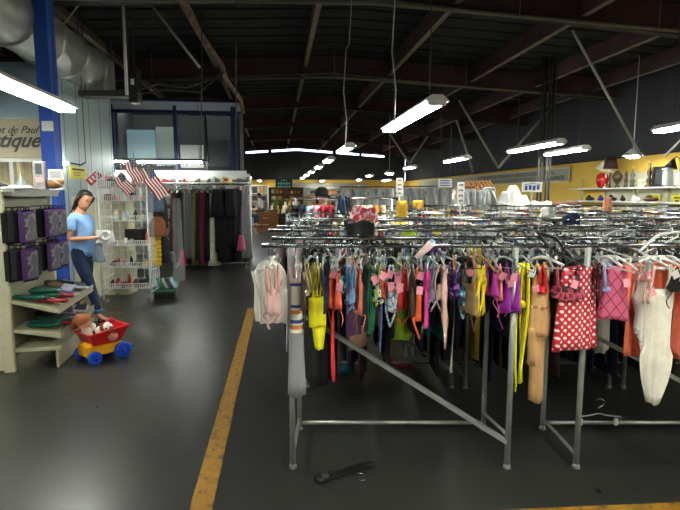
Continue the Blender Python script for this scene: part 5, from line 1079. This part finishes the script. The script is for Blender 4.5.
mb = MB(); mb.box((0, -.008, .06), (.44, .004, .035)); [mb.box((-.06+.0*i, -.008, -.0-.04*i), (.26-.04*i, .004, .012)) for i in range(2)]; mb.build('sign_marks', INK, c)
# white goods and promos left of wire rack
for i, (px, py, w, h, col, lab) in enumerate(((97, 186, .24, .26, '#e2e4e4', 'white carton on the cabinet behind the woman\'s head'), (113, 178, .36, .32, '#e8eaea', 'wide white carton on the cabinet above the wire rack'))):
    p = V(px, py, 8.22); p.z = 1.575+h/2; ob = MB().rbox((0, 0, 0), (w, .12, h), .01).build('carton', mat('carton_'+col, col, .6, noise=.1, nscale=20), None, p); tag(ob, lab, 'box')
ob = thing('storage_cabinet', 'white cabinet behind the woman carrying white boxes', 'cabinet', (V(103, 200, 8.25).x, 8.25, 0)); MB().rbox((0, 0, .785), (.85, .35, 1.57), .01).build('cabinet_body', CREAM, ob); MB().box((-.2, -.18, .785), (.38, .01, 1.4)).build('cabinet_door', CREAM, ob); MB().box((.2, -.18, .785), (.38, .01, 1.4)).build('cabinet_door', CREAM, ob)

# ---------------------------------------------------------------- shoe shelves on the white wall
ua, ub = BV(162, 200, VO-.3)[0], BV(250, 200, VO-.3)[0]; uq = BV(104, 200, VO-.3)[0]; Ls = ub-uq
o = thing('shoe_shelving', 'white shoe shelving covering the wall below the upstairs office', 'shelving', B(uq, VO-.02, 0), BA)
WS = mat('white_shelf', '#d4d6d2', .5); tz = [.25, .6, .95, 1.27, 1.58, 1.88]
MB().box((Ls/2, -.02, 1.05), (Ls, .03, 2.1)).build('back_panel', WS, o)
for z in tz: MB().box((Ls/2, -.2, z), (Ls, .34, .025)).build('shelf', WS, o)
for i in range(5): MB().box((i*Ls/4, -.2, 1.02), (.035, .36, 2.04)).build('upright', WS, o)
SHC = [('black', '#17171a'), ('brown', '#5a3a26'), ('white', '#dcdcd8'), ('grey', '#6f7274'), ('red', '#8e2428'), ('navy', '#1c2648')]
def shoe_mesh(h):
    mb = MB(); rs = []
    for i, (x, w, hh) in enumerate(((-.13, .05, .07), (-.11, .07, .1), (-.05, .075, .09), (.02, .08, .06), (.09, .085, .045), (.13, .06, .035), (.145, .02, .015))):
        rs.append([(x, w/2*cos(2*pi*j/12), hh/2+hh/2*sin(2*pi*j/12)) for j in range(12)])
    mb.rings(rs, True, True); return mb.mesh('shoe', mat('shoe_'+h, h, .5))
shm = [shoe_mesh(h) for _, h in SHC]; sr = random.Random(4)
for ti, z in enumerate(tz[1:]):
    x = 1.4; tn = ['lowest', 'second', 'middle', 'fourth', 'top'][ti]; pv = 'upright'; k = 0
    while x < Ls-.15:
        i = sr.randint(0, 5); P = B(uq+x, VO-.24, z+.0135); ob = bpy.data.objects.new('shoe', shm[i]); COL.objects.link(ob); ob.location = P; ob.rotation_euler[2] = BA+radians(sr.uniform(-110, -70)) if sr.random() < .5 else BA+radians(sr.uniform(-20, 20))
        l = '%s shoe on the %s shoe shelf, right of %s' % (SHC[i][0], tn, pv); ob['label'] = l; ob['category'] = 'shoe'; ob['group'] = 'shoes on the %s shoe shelf' % tn
        if l in used: ob['label'] = l.replace(', right', ' in the %s stretch, right' % ('left' if x < 2.2 else ('middle' if x < 3.0 else 'right')))
        used.add(l); pv = 'a %s one' % SHC[i][0]; x += sr.uniform(.2, .32)

# ---------------------------------------------------------------- rack of long coats
a, c = G(174, 268), G(245, 268); Yc = a.y+.1; zr = V(200, 184, Yc).z
o = rack(a.x, c.x-a.x, Yc, .35, zr, 'tall rack of long dark coats before the shoe shelves', 'tall racks at the back', ext=(.05, .08), diag=False)
COATS = [('brown', '#5a3428', .78), ('black', '#101113', .93), ('grey brown', '#4a4440', .9), ('black', '#0d0d0f', .95), ('olive', '#6b6a2c', .96), ('dark green', '#23271f', .9), ('burgundy', '#6d2038', .95), ('black', '#121214', .9), ('ivory', '#cfc9b6', .97), ('black', '#0c0c0e', .8), ('black', '#141417', .92), ('charcoal', '#1c1d22', .93), ('navy black', '#11131d', .72), ('navy black', '#0e1019', .74), ('charcoal', '#26272c', .9)]
for i, (cn, h, f) in enumerate(COATS):
    x = a.x+.08+(c.x-a.x-.12)*i/(len(COATS)-1); r = random.Random(i+300); L = (zr-.09)*f-.03
    mb = garment_mb('long' if i in (9, 10, 12, 13) else 'dress', .52, .2, L, r); ob = mb.build('long_coat' if i in (9, 10, 12, 13) else 'long_dress', fab(h), None, (x, Yc, zr), radians(r.uniform(62, 95)))
    tag(ob, uniq('%s long %s %s' % (cn, 'coat' if i in (9, 10, 12, 13) else 'dress', ['at the left end of the coat rack', 'second on the coat rack', 'third on the coat rack, behind film', 'left of the olive dress', 'with a green sheen on the coat rack', 'just right of the olive dress', 'in the middle of the coat rack', 'between burgundy and ivory on the coat rack', 'reaching lowest on the coat rack', 'right of the ivory dress', 'under the cream hat on the coat rack', 'behind the plastic film at right', 'with pink below it, coat rack right side', 'second from the right on the coat rack', 'at the right end of the coat rack'][i])), 'coat' if i in (9, 10, 12, 13) else 'dress', 'long clothes on the coat rack')
    hh = hanger(i % 3, (x, Yc, zr+.006), radians(80), 'x', 'hangers on the coat rack'); hh['label'] = uniq('%s hanger on the coat rack under the %s garment, %s' % (HMESH[i % 3][1], cn, ['left end', 'second', 'third', 'fourth', 'fifth', 'sixth', 'seventh', 'centre', 'ninth', 'tenth', 'eleventh', 'twelfth', 'thirteenth', 'fourteenth', 'right end'][i]))
for i, (px, cn) in enumerate(((187, 'at the left'), (246, 'at the right end'))):
    p = V(px, 190, Yc-.3); mb = MB(); body(mb, 0, -(zr-.35), lambda t: .16*(1+.5*t), .07, random.Random(i+70), 5, 18, 12, .5); tag(mb.build('plastic_cover', FILM, None, (p.x, Yc-.3, zr-.1), .3*i), 'clear plastic cover hanging over the coats %s' % cn, 'plastic cover')
for px, py, h, lab in ((182, 262, '#d8327a', 'hot pink hem hanging low on the coat rack at left'), (241, 247, '#c75a7c', 'rose pink garment peeking out low at the right of the coat rack')):
    p = V(px, py-12, Yc-.28); mb = MB(); body(mb, 0, -.34, lambda t: .1+.1*t, .08, random.Random(px), 4, 16, 6, .3); mb.tube([(0, 0, -.02), (0, .1, .5), (0, .28, zr-p.z)], .004, 4); tag(mb.build('skirt', fab(h), None, p), lab, 'skirt')
p = V(226.5, 182, Yc); c2 = thing('sun_hat', 'cream hat with a red band on top of the coat rack', 'hat', (p.x, Yc, zr+.015)); MB().lathe([(.2, 0), (.21, .01), (.13, .03), (.12, .1), (.07, .14), (.01, .15)], 22).build('hat_body', fab('#e8dca8'), c2); MB().ell((.02, -.12, .07), (.12, .05, .06)).build('hat_flower', fab('#c2262e'), c2)

# ---------------------------------------------------------------- far end: shelves, desk, board
def shelving_far(px0, px1, v, ztop, cols, lab, seed, m=WS):
    ua, _ = BV(px0, 200, v); ub, _ = BV(px1, 200, v); L = ub-ua; r = random.Random(seed); o = thing('bookcase', lab, 'bookcase', B(ua, v, 0), BA); n = 5
    MB().box((L/2, .2, ztop/2), (L, .03, ztop)).build('back_panel', m, o)
    for i in range(n+1): MB().box((L/2, 0, .06+(ztop-.08)*i/n), (L, .4, .04)).build('shelf', m, o)
    for x in (0, L/2, L): MB().box((x, 0, ztop/2), (.05, .4, ztop)).build('side_panel', m, o)
    for i in range(1, n):
        z = .08+(ztop-.08)*i/n; x = .15; pv = None
        while x < L-.3:
            w = r.uniform(.12, .4); cn, h = r.choice(cols); hh = r.uniform(.15, .3); ob = MB().rbox((0, 0, hh/2), (w*.85, .25, hh), .01).build('box', mat('goods_'+h, h, .6), None, B(ua+x+w/2, v-.04, z+.003), BA)
            sb = ' '.join(lab.split()[:2]); l = '%s box on the %s shelf of %s%s' % (cn, ['', 'lowest', 'second', 'third', 'top'][i], sb+(' '+lab.split()[-1] if sb.startswith('pale') else ''), (', right of %s one' % pv) if pv else '')
            l = l if l not in used else l+', again'; tag(ob, l, 'box', 'boxes in the %s' % lab); used.add(l); pv = cn; x += w+r.uniform(0, .1)
WARM = [('white', '#dedbd0'), ('tan', '#b08a5a'), ('brown', '#6a4428'), ('dark', '#2a2420'), ('orange', '#c07a34'), ('cream', '#d8cc9c')]
shelving_far(249, 268, 27.0, 2.1, WARM, 'white bookcase behind the seated person', 1)
shelving_far(269, 303, 34.0, 2.1, WARM, 'brown bookcase below the dark board', 2, mat('brown_wood', '#5e4126', .6, noise=.15))
shelving_far(304, 345, 36.0, 2.1, WARM, 'pale bookcase on the far yellow wall', 3, WS)
shelving_far(392, 420, 33.0, 2.0, WARM, 'bookcase in the far right corner', 4, WS)
uu, zz = BV(284, 183.5, VF-1.0); hz = BV(284, 178.5, VF-1)[1]-BV(284, 189, VF-1)[1]; wz = BV(293, 180, VF-1)[0]-BV(276, 180, VF-1)[0]
c = thing('department_board', 'black board with green lettering hanging before the far yellow wall', 'sign', B(uu, VF-1, zz), BA); MB().box((0, 0, 0), (wz, .04, hz)).build('board', mat('black_board', '#0f1a16', .6), c)
mb = MB(); GL = mat('green_lettering', '#5aa892', .6)
for row_, (n_, w_, h_) in enumerate(((3, .12, .08), (5, .15, .15), (6, .13, .12))):
    for i in range(n_): mb.box(((i-(n_-1)/2)*w_*1.25, -.03, hz*.3-row_*hz*.3), (w_*.8, .01, h_*(1 if i % 2 else .7)))
mb.build('board_marks', GL, c)
for s in (-.4, .4): MB().tube([(s*wz, 0, hz/2), (s*wz, 0, roofz(0)-zz)], .01, 5).build('hanging_cord', DKST, c)
p = G(266, 233); c = thing('wooden_desk', 'brown wooden desk with drawers beside the seated person', 'desk', (p.x, p.y+.6, 0)); WD = mat('desk_wood', '#7c4d26', .5, noise=.15)
MB().rbox((0, 0, .95), (.95, .6, .05), .01).build('desk_top', mat('desk_dark', '#3a2a1c', .5), c)
for s in (-1, 1): MB().box((s*.42, 0, .46), (.06, .55, .92)).build('desk_side', WD, c)
for i in range(3): d2 = MB().box((0, -.27, .2+.28*i), (.76, .03, .26)).build('drawer', WD, c); MB().ell((0, -.3, .2+.28*i), (.06, .04, .04)).build('knob', BRZ, d2)
for i, (px, w, h, lab) in enumerate(((279, 1.1, .75, 'dark low table among the far furniture'), (290, .8, .9, 'dark tall sideboard among the far furniture'))):
    p = G(px, 233-i*2); c = thing('side_table', lab, 'table', (p.x, p.y+.8, 0)); MB().rbox((0, 0, h), (w, .6, .05), .01).build('table_top', mat('dark_wood', '#2a1d14', .45), c); MB().box((0, .05, h*.55), (w*.85, .45, h*.5)).build('cabinet_box', _M['dark_wood'], c)
    for sx in (-1, 1):
        for sy in (-1, 1): MB().box((sx*w*.44, sy*.25, h*.5), (.06, .06, h)).build('leg', _M['dark_wood'], c)
    for j in range(4):
        q = Vector((p.x-w*.35+w*.23*j, p.y+.75, h+.026)); cn, hx = [('white', '#dedbd0'), ('brass', '#b08a3a'), ('cream', '#d8cc9c'), ('brown', '#5a3a20')][j]
        tag(MB().lathe([(.05, 0), (.07, .03), (.1, .15), (.04, .28), (.06, .34), (.05, .36)], 14).build('vase', mat('vase_'+hx, hx, .4), None, q), '%s vase on the %s' % (cn, lab), 'vase')
for i, px in enumerate((283, 289, 277)):
    p = G(px, 228); c = thing('indoor_plant', ['brown dried plant beside the far tables', 'green gold plant behind the far tables', 'short leafy plant left of the far tables'][i], 'plant', (p.x, p.y+1.5, 0)); MB().lathe([(.14, 0), (.2, .3), (.18, .3), (.12, .05)], 14).build('pot', mat('clay', '#6a3a22', .7), c); mb = MB(); r = random.Random(i)
    for k in range(60):
        a_ = r.uniform(0, 6.28); h_ = r.uniform(.5, 1.5); R_ = r.uniform(.05, .4); x, y = R_*cos(a_), R_*sin(a_); mb.add([(x*.2, y*.2, .3), (x*.9+.05, y*.9, h_*.9), (x*1.2, y*1.2, h_), (x*.9-.05, y*.9, h_*.92)], [(0, 1, 2, 3)], False)
    mb.build('leaves', mat(['dry_leaf', 'gold_leaf', 'green_leaf'][i], ['#6b5428', '#8a7a30', '#4a5a28'][i], .7), c)
# ---------------------------------------------------------------- people
SKIN = mat('skin', '#c68d6b', .55, noise=.04); HAIR = mat('dark_hair', '#1c1310', .5, noise=.2, nscale=40)
def skinned(V_, E_, root, sub=2):
    me = bpy.data.meshes.new('tmp'); me.from_pydata([v[:3] for v in V_], E_, []); o = bpy.data.objects.new('tmp', me); COL.objects.link(o)
    m = o.modifiers.new('s', 'SKIN'); m.use_smooth_shade = True
    if not me.skin_vertices: 
        bpy.context.view_layer.objects.active = o
    sv = me.skin_vertices[0].data
    for i, v in enumerate(V_): sv[i].radius = (v[3], v[4] if len(v) > 4 else v[3]); sv[i].use_root = (i == root)
    s = o.modifiers.new('d', 'SUBSURF'); s.levels = sub; s.render_levels = sub
    dg = bpy.context.evaluated_depsgraph_get(); ev = o.evaluated_get(dg); em = ev.to_mesh()
    vs = [tuple(v.co) for v in em.vertices]; fs = [tuple(p.vertices) for p in em.polygons]; ev.to_mesh_clear(); bpy.data.objects.remove(o); bpy.data.meshes.remove(me)
    return vs, fs
class Sk:
    def __init__(s): s.V = []; s.E = []
    def p(s, co, r, par=None, r2=None):
        s.V.append((*co, r, r2 or r)); i = len(s.V)-1
        if par is not None: s.E.append((par, i))
        return i
def head_mb(mb, M, sz=1.0):
    # M: head frame, x forward, z up, origin at chin-neck joint height; head ~.22 tall
    rs = []; N = 22
    prof = [(-.0, .03, .035, .018), (.012, .05, .045, .02), (.035, .066, .055, .014), (.06, .076, .063, .008), (.09, .083, .068, .004), (.12, .09, .072, 0), (.15, .093, .074, -.003), (.18, .086, .068, -.008), (.205, .065, .052, -.01), (.222, .03, .025, -.01)]
    for z, rx, ry, xo in prof:
        ring = []
        for j in range(N):
            a = 2*pi*j/N; x = xo+rx*cos(a); y = ry*sin(a)*(1-.12*max(0, cos(a)))
            f = max(0, cos(a))**10
            if abs(z-.09) < .001: x += .012*f
            if abs(z-.06) < .001: x += .024*max(0, cos(a))**30+.004*f
            if abs(z-.035) < .001: x += .006*f
            if abs(z-.12) < .001: x -= .005*max(0, cos(a))**6*(abs(sin(a)) > .2)
            ring.append((x*sz, y*sz, z*sz))
        rs.append(ring)
    mb.rings(rs, True, True, M)
    for s in (-1, 1): mb.ell((-.005*sz, s*.074*sz, .1*sz), (.03*sz, .016*sz, .055*sz), 10, M)
def face_parts(root, M):
    mb = MB()
    for s in (-1, 1): mb.ell((.084, s*.03, .112), (.016, .024, .012), 10, M)
    mb.build('eyes', mat('eye_white', '#d8d2cc', .3), root); mb = MB()
    for s in (-1, 1): mb.ell((.091, s*.029, .112), (.007, .011, .011), 8, M); mb.tube([(.086, s*.014, .131), (.088, s*.03, .136), (.078, s*.048, .131)], .0032, 6, M); mb.tube([(.09, s*.018, .1165), (.093, s*.03, .119), (.085, s*.043, .1155)], .0018, 5, M)
    mb.build('eyebrows', HAIR, root)
    mb = MB(); mb.tube([(.08, -.024, .043), (.092, -.01, .046), (.094, 0, .0445), (.092, .01, .046), (.08, .024, .043)], [.002, .004, .0045, .004, .002], 6, M); mb.build('mouth', mat('lips', '#9a4a44', .5), root)
def hand(sk, wr, dirn, palm_n, side, curl=.5):
    """palm and five fingers; dirn = pointing direction, palm_n = palm normal, side = towards the thumb"""
    d = Vector(dirn).normalized(); n = Vector(palm_n).normalized(); t = Vector(side).normalized(); w = Vector(sk.V[wr][:3])
    pc = sk.p(w+d*.045, .02, wr, .028)
    for k, L in enumerate((.062, .07, .066, .052)):
        off = t*(.026-.0175*k); b_ = sk.p(w+d*.085+off, .0085, pc)
        a = curl; m_ = sk.p(w+d*(.085+L*.5)+off+n*L*.18*a*2, .0075, b_); sk.p(w+d*(.085+L*(.5+.5*(1-a)))+off+n*L*(.36*a*2), .0065, m_)
    b_ = sk.p(w+d*.03+t*.03, .011, pc); m_ = sk.p(w+d*.06+t*.045+n*.01, .009, b_); sk.p(w+d*.085+t*.04+n*.025, .0075, m_)
# the woman: local x forward, y left, z up
pf = G(88, 320.5); ROTW = radians(-4)
wom = thing('person', 'woman in light blue T-shirt and dark jeans looking down at folded white cloth', 'person', (V(85, 300, pf.y).x, pf.y, 0), ROTW)
sk = Sk(); pel = sk.p((0, 0, .9), .115, None, .14)
wa = sk.p((.005, 0, 1.03), .095, pel, .12); ch = sk.p((0, 0, 1.2), .1, wa, .14); up_ = sk.p((-.01, 0, 1.32), .07, ch, .1); nk = sk.p((.0, 0, 1.4), .048, up_); sk.p((.02, 0, 1.47), .045, nk)
arms = {}
for s, el, wrp in ((-1, (-.03, -.2, 1.06), (.2, -.1, 1.07)), (1, (.0, .2, 1.07), (.22, .08, 1.09))):
    sh = sk.p((-.01, s*.155, 1.315), .048, up_); e1 = sk.p(((-.01+el[0])/2, (s*.17+el[1])/2, 1.19), .042, sh); e = sk.p(el, .036, e1); f = sk.p(((el[0]+wrp[0])/2, (el[1]+wrp[1])/2, (el[2]+wrp[2])/2), .032, e); w = sk.p(wrp, .022, f, .026)
    hand(sk, w, (.9, -s*.15, .12), (0, -s*.3, .9), (.1, -s*1, .1), .55); arms[s] = (sh, e1, e, f)
legs = {}
for s, kn, an, toe in ((-1, (.13, -.085, .48), (.21, -.08, .085), (.1, -.02)), (1, (-.02, .09, .48), (-.16, .09, .085), (.1, .02))):
    hp = sk.p((0, s*.085, .84), .092, pel); th = sk.p(((kn[0])*.5, s*.09, .66), .078, hp); k_ = sk.p(kn, .055, th); cf = sk.p((kn[0]*.5+an[0]*.5-.015, an[1], .34), .054, k_); a_ = sk.p(an, .032, cf); bl = sk.p((an[0]+.1, an[1]+toe[1], .04), .03, a_, .04); sk.p((an[0]+.16, an[1]+toe[1], .03), .022, bl, .036)
vs, fs = skinned(sk.V, sk.E, 0); mb = MB(); mb.add(vs, fs, True)
HM = T(.02, 0, 1.435) @ R(radians(22), 'Y') @ R(radians(-30), 'Z') @ R(radians(-6), 'X')
head_mb(mb, HM, 1.0); mb.build('body', SKIN, wom); face_parts(wom, HM)
# hair
mb = MB(); rs = []
for z, rx, ry, xo in ((.236, .03, .03, -.02), (.224, .064, .056, -.02), (.2, .09, .076, -.022), (.17, .092, .082, -.032), (.135, .082, .085, -.05), (.09, .076, .084, -.06), (.05, .066, .078, -.068), (.01, .055, .068, -.07), (-.05, .045, .06, -.075)):
    rs.append([((xo+rx*cos(2*pi*j/20))-(.0 if z > .15 else 0), ry*sin(2*pi*j/20), z) for j in range(20)])
mb.rings(rs, True, True, HM); h2 = HM @ Vector((-.08, 0, .04))
for k in range(9):
    y = -.05+.0125*k; mb.tube([h2+Vector((.02, y, 0)), h2+Vector((-.02, y*1.1, -.08)), h2+Vector((-.035, y*1.2, -.18)), h2+Vector((-.025, y*1.1, -.28)), h2+Vector((-.02, y*.8, -.34))], [.022, .021, .018, .013, .004], 7)
for s in (-1, 1): mb.tube([HM @ Vector((.04, s*.075, .185)), HM @ Vector((.02, s*.088, .14)), HM @ Vector((-.015, s*.088, .08)), HM @ Vector((-.03, s*.08, .0)), HM @ Vector((-.03, s*.08, -.09))], [.012, .016, .018, .015, .005], 7)
mb.build('hair', HAIR, wom)
# shirt
SH = Sk(); c0 = SH.p((.0, 0, .81), .165, None, .175); c1 = SH.p((.005, 0, .93), .16, c0, .168); c2 = SH.p((.008, 0, 1.05), .145, c1, .15); c3 = SH.p((.01, 0, 1.2), .148, c2, .16); c4 = SH.p((-.005, 0, 1.32), .098, c3, .12); SH.p((.0, 0, 1.385), .06, c4, .064)
for s, el in ((-1, (-.03, -.2, 1.06)), (1, (.0, .2, 1.07))):
    a = SH.p((-.01, s*.158, 1.318), .064, c4); b1 = SH.p((-.015, s*.18, 1.24), .07, a); SH.p(((-.01+el[0])/2, (s*.19+el[1])/2, 1.15), .074, b1)
vs, fs = skinned(SH.V, SH.E, 0); mb = MB(); mb.add(vs, fs, True); mb.build('tshirt', mat('light_blue_cotton', '#86aee0', .85, noise=.06, nscale=8, bump=.3, bscale=18), wom)
JN = Sk(); c0 = JN.p((0, 0, 1.0), .125, None, .15); c1 = JN.p((0, 0, .87), .135, c0, .16)
for s, kn, an in ((-1, (.13, -.085, .48), (.21, -.08, .085)), (1, (-.02, .09, .48), (-.16, .09, .085))):
    h_ = JN.p((0, s*.085, .8), .1, c1); t_ = JN.p((kn[0]*.5, s*.09, .66), .087, h_); k_ = JN.p(kn, .066, t_); f_ = JN.p((kn[0]*.5+an[0]*.5-.012, an[1], .34), .062, k_); g_ = JN.p((an[0]-.004, an[1], .17), .05, f_); JN.p((an[0], an[1], .13), .052, g_)
vs, fs = skinned(JN.V, JN.E, 0); mb = MB(); mb.add(vs, fs, True); mb.build('jeans', mat('dark_denim', '#1c2c4e', .85, noise=.15, nscale=12, bump=.2, bscale=40), wom)
for s, an, ty in ((-1, (.21, -.08), -.02), (1, (-.16, .09), .02)):
    mb = MB(); c_ = (an[0]+.055, an[1]+ty*.5); mb.rings([[(c_[0]+.125*cos(2*pi*j/20), c_[1]+.043*sin(2*pi*j/20)*(1.1 if cos(2*pi*j/20) > 0 else .85), z) for j in range(20)] for z in (.001, .018)], True, True)
    for x_ in (.03, .1): mb.tube([(an[0]+x_, c_[1]-.042, .015), (an[0]+x_, c_[1]-.03, .058-.1*x_+.0), (an[0]+x_, c_[1], .077-.22*x_), (an[0]+x_, c_[1]+.03, .058-.1*x_), (an[0]+x_, c_[1]+.042, .015)], .012, 8)
    mb.build('sandal', BLACK, wom)
    mb = MB(); mb.lathe([(.05, .12), (.056, .125), (.056, .165), (.05, .17)], 16, T(an[0], an[1], 0)); mb.build('rolled_cuff', mat('cuff_denim', '#4a6488', .85), wom)
# what she holds
RW = Matrix.Translation(wom.location) @ R(ROTW, 'Z')
P = RW @ Vector((.32, -.03, 1.1)); c = thing('white_garment', 'crumpled white baby garment held in the woman\'s hands', 'garment', P, ROTW)
mb = MB(); body(mb, .06, -.1, lambda t: .24*(.8+.3*t), .12, random.Random(5), 5, 22, 8, .4); mb.build('cloth', fab('#d9dbd8'), c); mb = MB(); mb.tube([(.06+.055*cos(a/12*2*pi), -.075, .0+.055*sin(a/12*2*pi)) for a in range(13)], .018, 8); mb.build('cloth_ring', fab('#e2e2de'), c)
P = RW @ Vector((.24, -.05, 1.03)); mb = MB(); body(mb, 0, -.26, lambda t: .07+.12*t, .07, random.Random(6), 5, 20, 10, .4); tag(mb.build('plastic_bag', mat('grey_blue_bag', '#6f7f92', .3, alpha=.9), None, P, ROTW), 'grey blue plastic bag dangling from the woman\'s forearm', 'bag')
# people farther back
def person(loc, rz, label, top, low, hairm, pose, cap=None):
    o = thing('person', label, 'person', loc, rz); sk = Sk(); zz = {'stand': .9, 'sit': .78}[pose]
    pel = sk.p((0, 0, zz), .12, None, .14); wa = sk.p((0.02, 0, zz+.14), .1, pel, .125); ch = sk.p((.04, 0, zz+.34), .11, wa, .15); up_ = sk.p((.04, 0, zz+.46), .075, ch, .11); nk = sk.p((.06, 0, zz+.54), .05, up_); sk.p((.08, 0, zz+.6), .045, nk)
    A = []; Lg = []
    for s in (-1, 1):
        sh = sk.p((.04, s*.17, zz+.45), .05, up_); e = sk.p((.06, s*.2, zz+.2), .04, sh); w = sk.p((.28, s*.12, zz+.2), .026, e); hand(sk, w, (1, -s*.2, 0), (0, 0, -1), (0, -s, 0), .4)
        if pose == 'stand': k_ = (.03, s*.1, .48); an = (-.02, s*.1, .09); hp = sk.p((0, s*.09, .84), .09, pel)
        else: k_ = (.42, s*.12, zz-.02); an = (.38, s*.12, zz-.42); hp = sk.p((.08, s*.1, zz-.03), .09, pel)
        kk = sk.p(k_, .058, hp); aa = sk.p(an, .035, kk); sk.p((an[0]+.14, an[1], an[2]-.055), .03, aa, .04); Lg.append((hp, k_, an, s))
    vs, fs = skinned(sk.V, sk.E, 0, 1); mb = MB(); mb.add(vs, fs, True); HM = T(.08, 0, zz+.57) @ R(.15, 'Y'); head_mb(mb, HM); mb.build('body', SKIN, o)
    face_parts(o, HM)
    mb = MB(); mb.rings([[(xo+rx*cos(2*pi*j/16), ry*sin(2*pi*j/16), z) for j in range(16)] for z, rx, ry, xo in ((.24, .03, .03, -.015), (.2, .094, .08, -.015), (.15, .1, .086, -.022), (.09, .078, .084, -.05), (.02, .06, .07, -.06), (-.06, .04, .06, -.06))], True, True, HM); mb.build('hair', hairm, o)
    if cap: MB().lathe([(.112, .12), (.118, .16), (.11, .21), (.07, .255), (.01, .27)], 18, HM).build('cap', cap, o)
    S = Sk(); a = S.p((0, 0, zz-.02), .14, None, .16); b_ = S.p((0.02, 0, zz+.14), .115, a, .14); c_ = S.p((.04, 0, zz+.34), .125, b_, .165); d_ = S.p((.04, 0, zz+.46), .088, c_, .12)
    for s in (-1, 1): e_ = S.p((.04, s*.17, zz+.455), .062, d_); f_ = S.p((.06, s*.2, zz+.2), .05, e_); S.p((.2, s*.15, zz+.2), .042, f_)
    vs, fs = skinned(S.V, S.E, 0, 1); mb = MB(); mb.add(vs, fs, True); mb.build('shirt', top, o)
    J = Sk(); a = J.p((0, 0, zz+.02), .125, None, .15)
    for hp, k_, an, s in Lg: h_ = J.p((.0 if pose == 'stand' else .08, s*.095, zz-.06 if pose == 'stand' else zz-.03), .1, a); q = J.p(k_, .07, h_); J.p((an[0], an[1], an[2]+.05), .055, q)
    vs, fs = skinned(J.V, J.E, 0, 1); mb = MB(); mb.add(vs, fs, True); mb.build('trousers', low, o)
    for hp, k_, an, s in Lg: MB().rbox((an[0]+.06, an[1], an[2]-.06), (.27, .1, .06), .02).build('shoe', BLACK, o)
    return o
p = G(248, 233); person((p.x-.0, p.y, 0), radians(-15), 'seated person in a white shirt and blue jeans on a stool at the far left', fab('#d9d6d4'), fab('#24365c'), HAIR, 'sit')
st = thing('bar_stool', 'tall dark stool on wheels carrying the person in the white shirt', 'stool', (p.x-.02, p.y, 0)); MB().lathe([(.18, .6), (.2, .62), (.2, .655), (.17, .665)], 18).build('seat', BLACK, st); MB().tube([(0, 0, .1), (0, 0, .6)], .025).build('stem', DKST, st); MB().tube([(.17*cos(q), .17*sin(q), .3) for q in [i*pi/8 for i in range(17)]], .01, 6).build('foot_ring', DKST, st)
for k in range(5):
    a = k*2*pi/5; MB().bar((0, 0, .11), (.26*cos(a), .26*sin(a), .07), .03, .025).build('leg', DKST, st); MB().lathe([(.01, -.012), (.03, -.01), (.03, .01), (.01, .012)], 12, T(.26*cos(a), .26*sin(a), .03) @ R(pi/2, 'X')).build('caster', BLACK, st)
p = G(258, 229); person((p.x, p.y+1, 0), radians(170), 'standing person in a white top behind the seated person', fab('#cfccc8'), fab('#1a1a1c'), HAIR, 'stand')
p = V(319, 200, 8.75); person((p.x, 8.75, 0), radians(-60), 'person in a wide black hat behind the taller white rack', fab('#3a2a28'), fab('#1a1a1c'), HAIR, 'stand', fab('#0c0c0e'))
p = V(485, 200, 12.5); person((p.x, 12.5, 0), radians(-80), 'dark haired person looking down beside the tall linen heap', fab('#1c1d22'), fab('#1a1a1c'), HAIR, 'stand')
p = V(474, 192, 13.0); mb = MB()
for k in range(7): mb.tube([(-.35+.1*k, 0, 0), (-.3+.1*k, 0, .35+.1*sin(k*2)), (-.2+.1*k, .02, .5), (-.1+.1*k, 0, .3)], .03, 6)
tag(mb.build('wicker_basket', mat('wicker', '#a9662c', .7, noise=.2, nscale=20), None, (p.x, 13, 1.45)), 'orange brown wicker baskets piled beyond the second hanging sign', 'basket')
c = thing('storage_cabinet', 'tall pale cabinet under the wicker baskets', 'cabinet', (p.x, 13.1, 0)); MB().rbox((0, 0, .72), (1.2, .5, 1.44), .01).build('cabinet_body', CREAM, c); MB().box((0, -.255, .72), (1.1, .01, 1.3)).build('cabinet_door', CREAM, c)
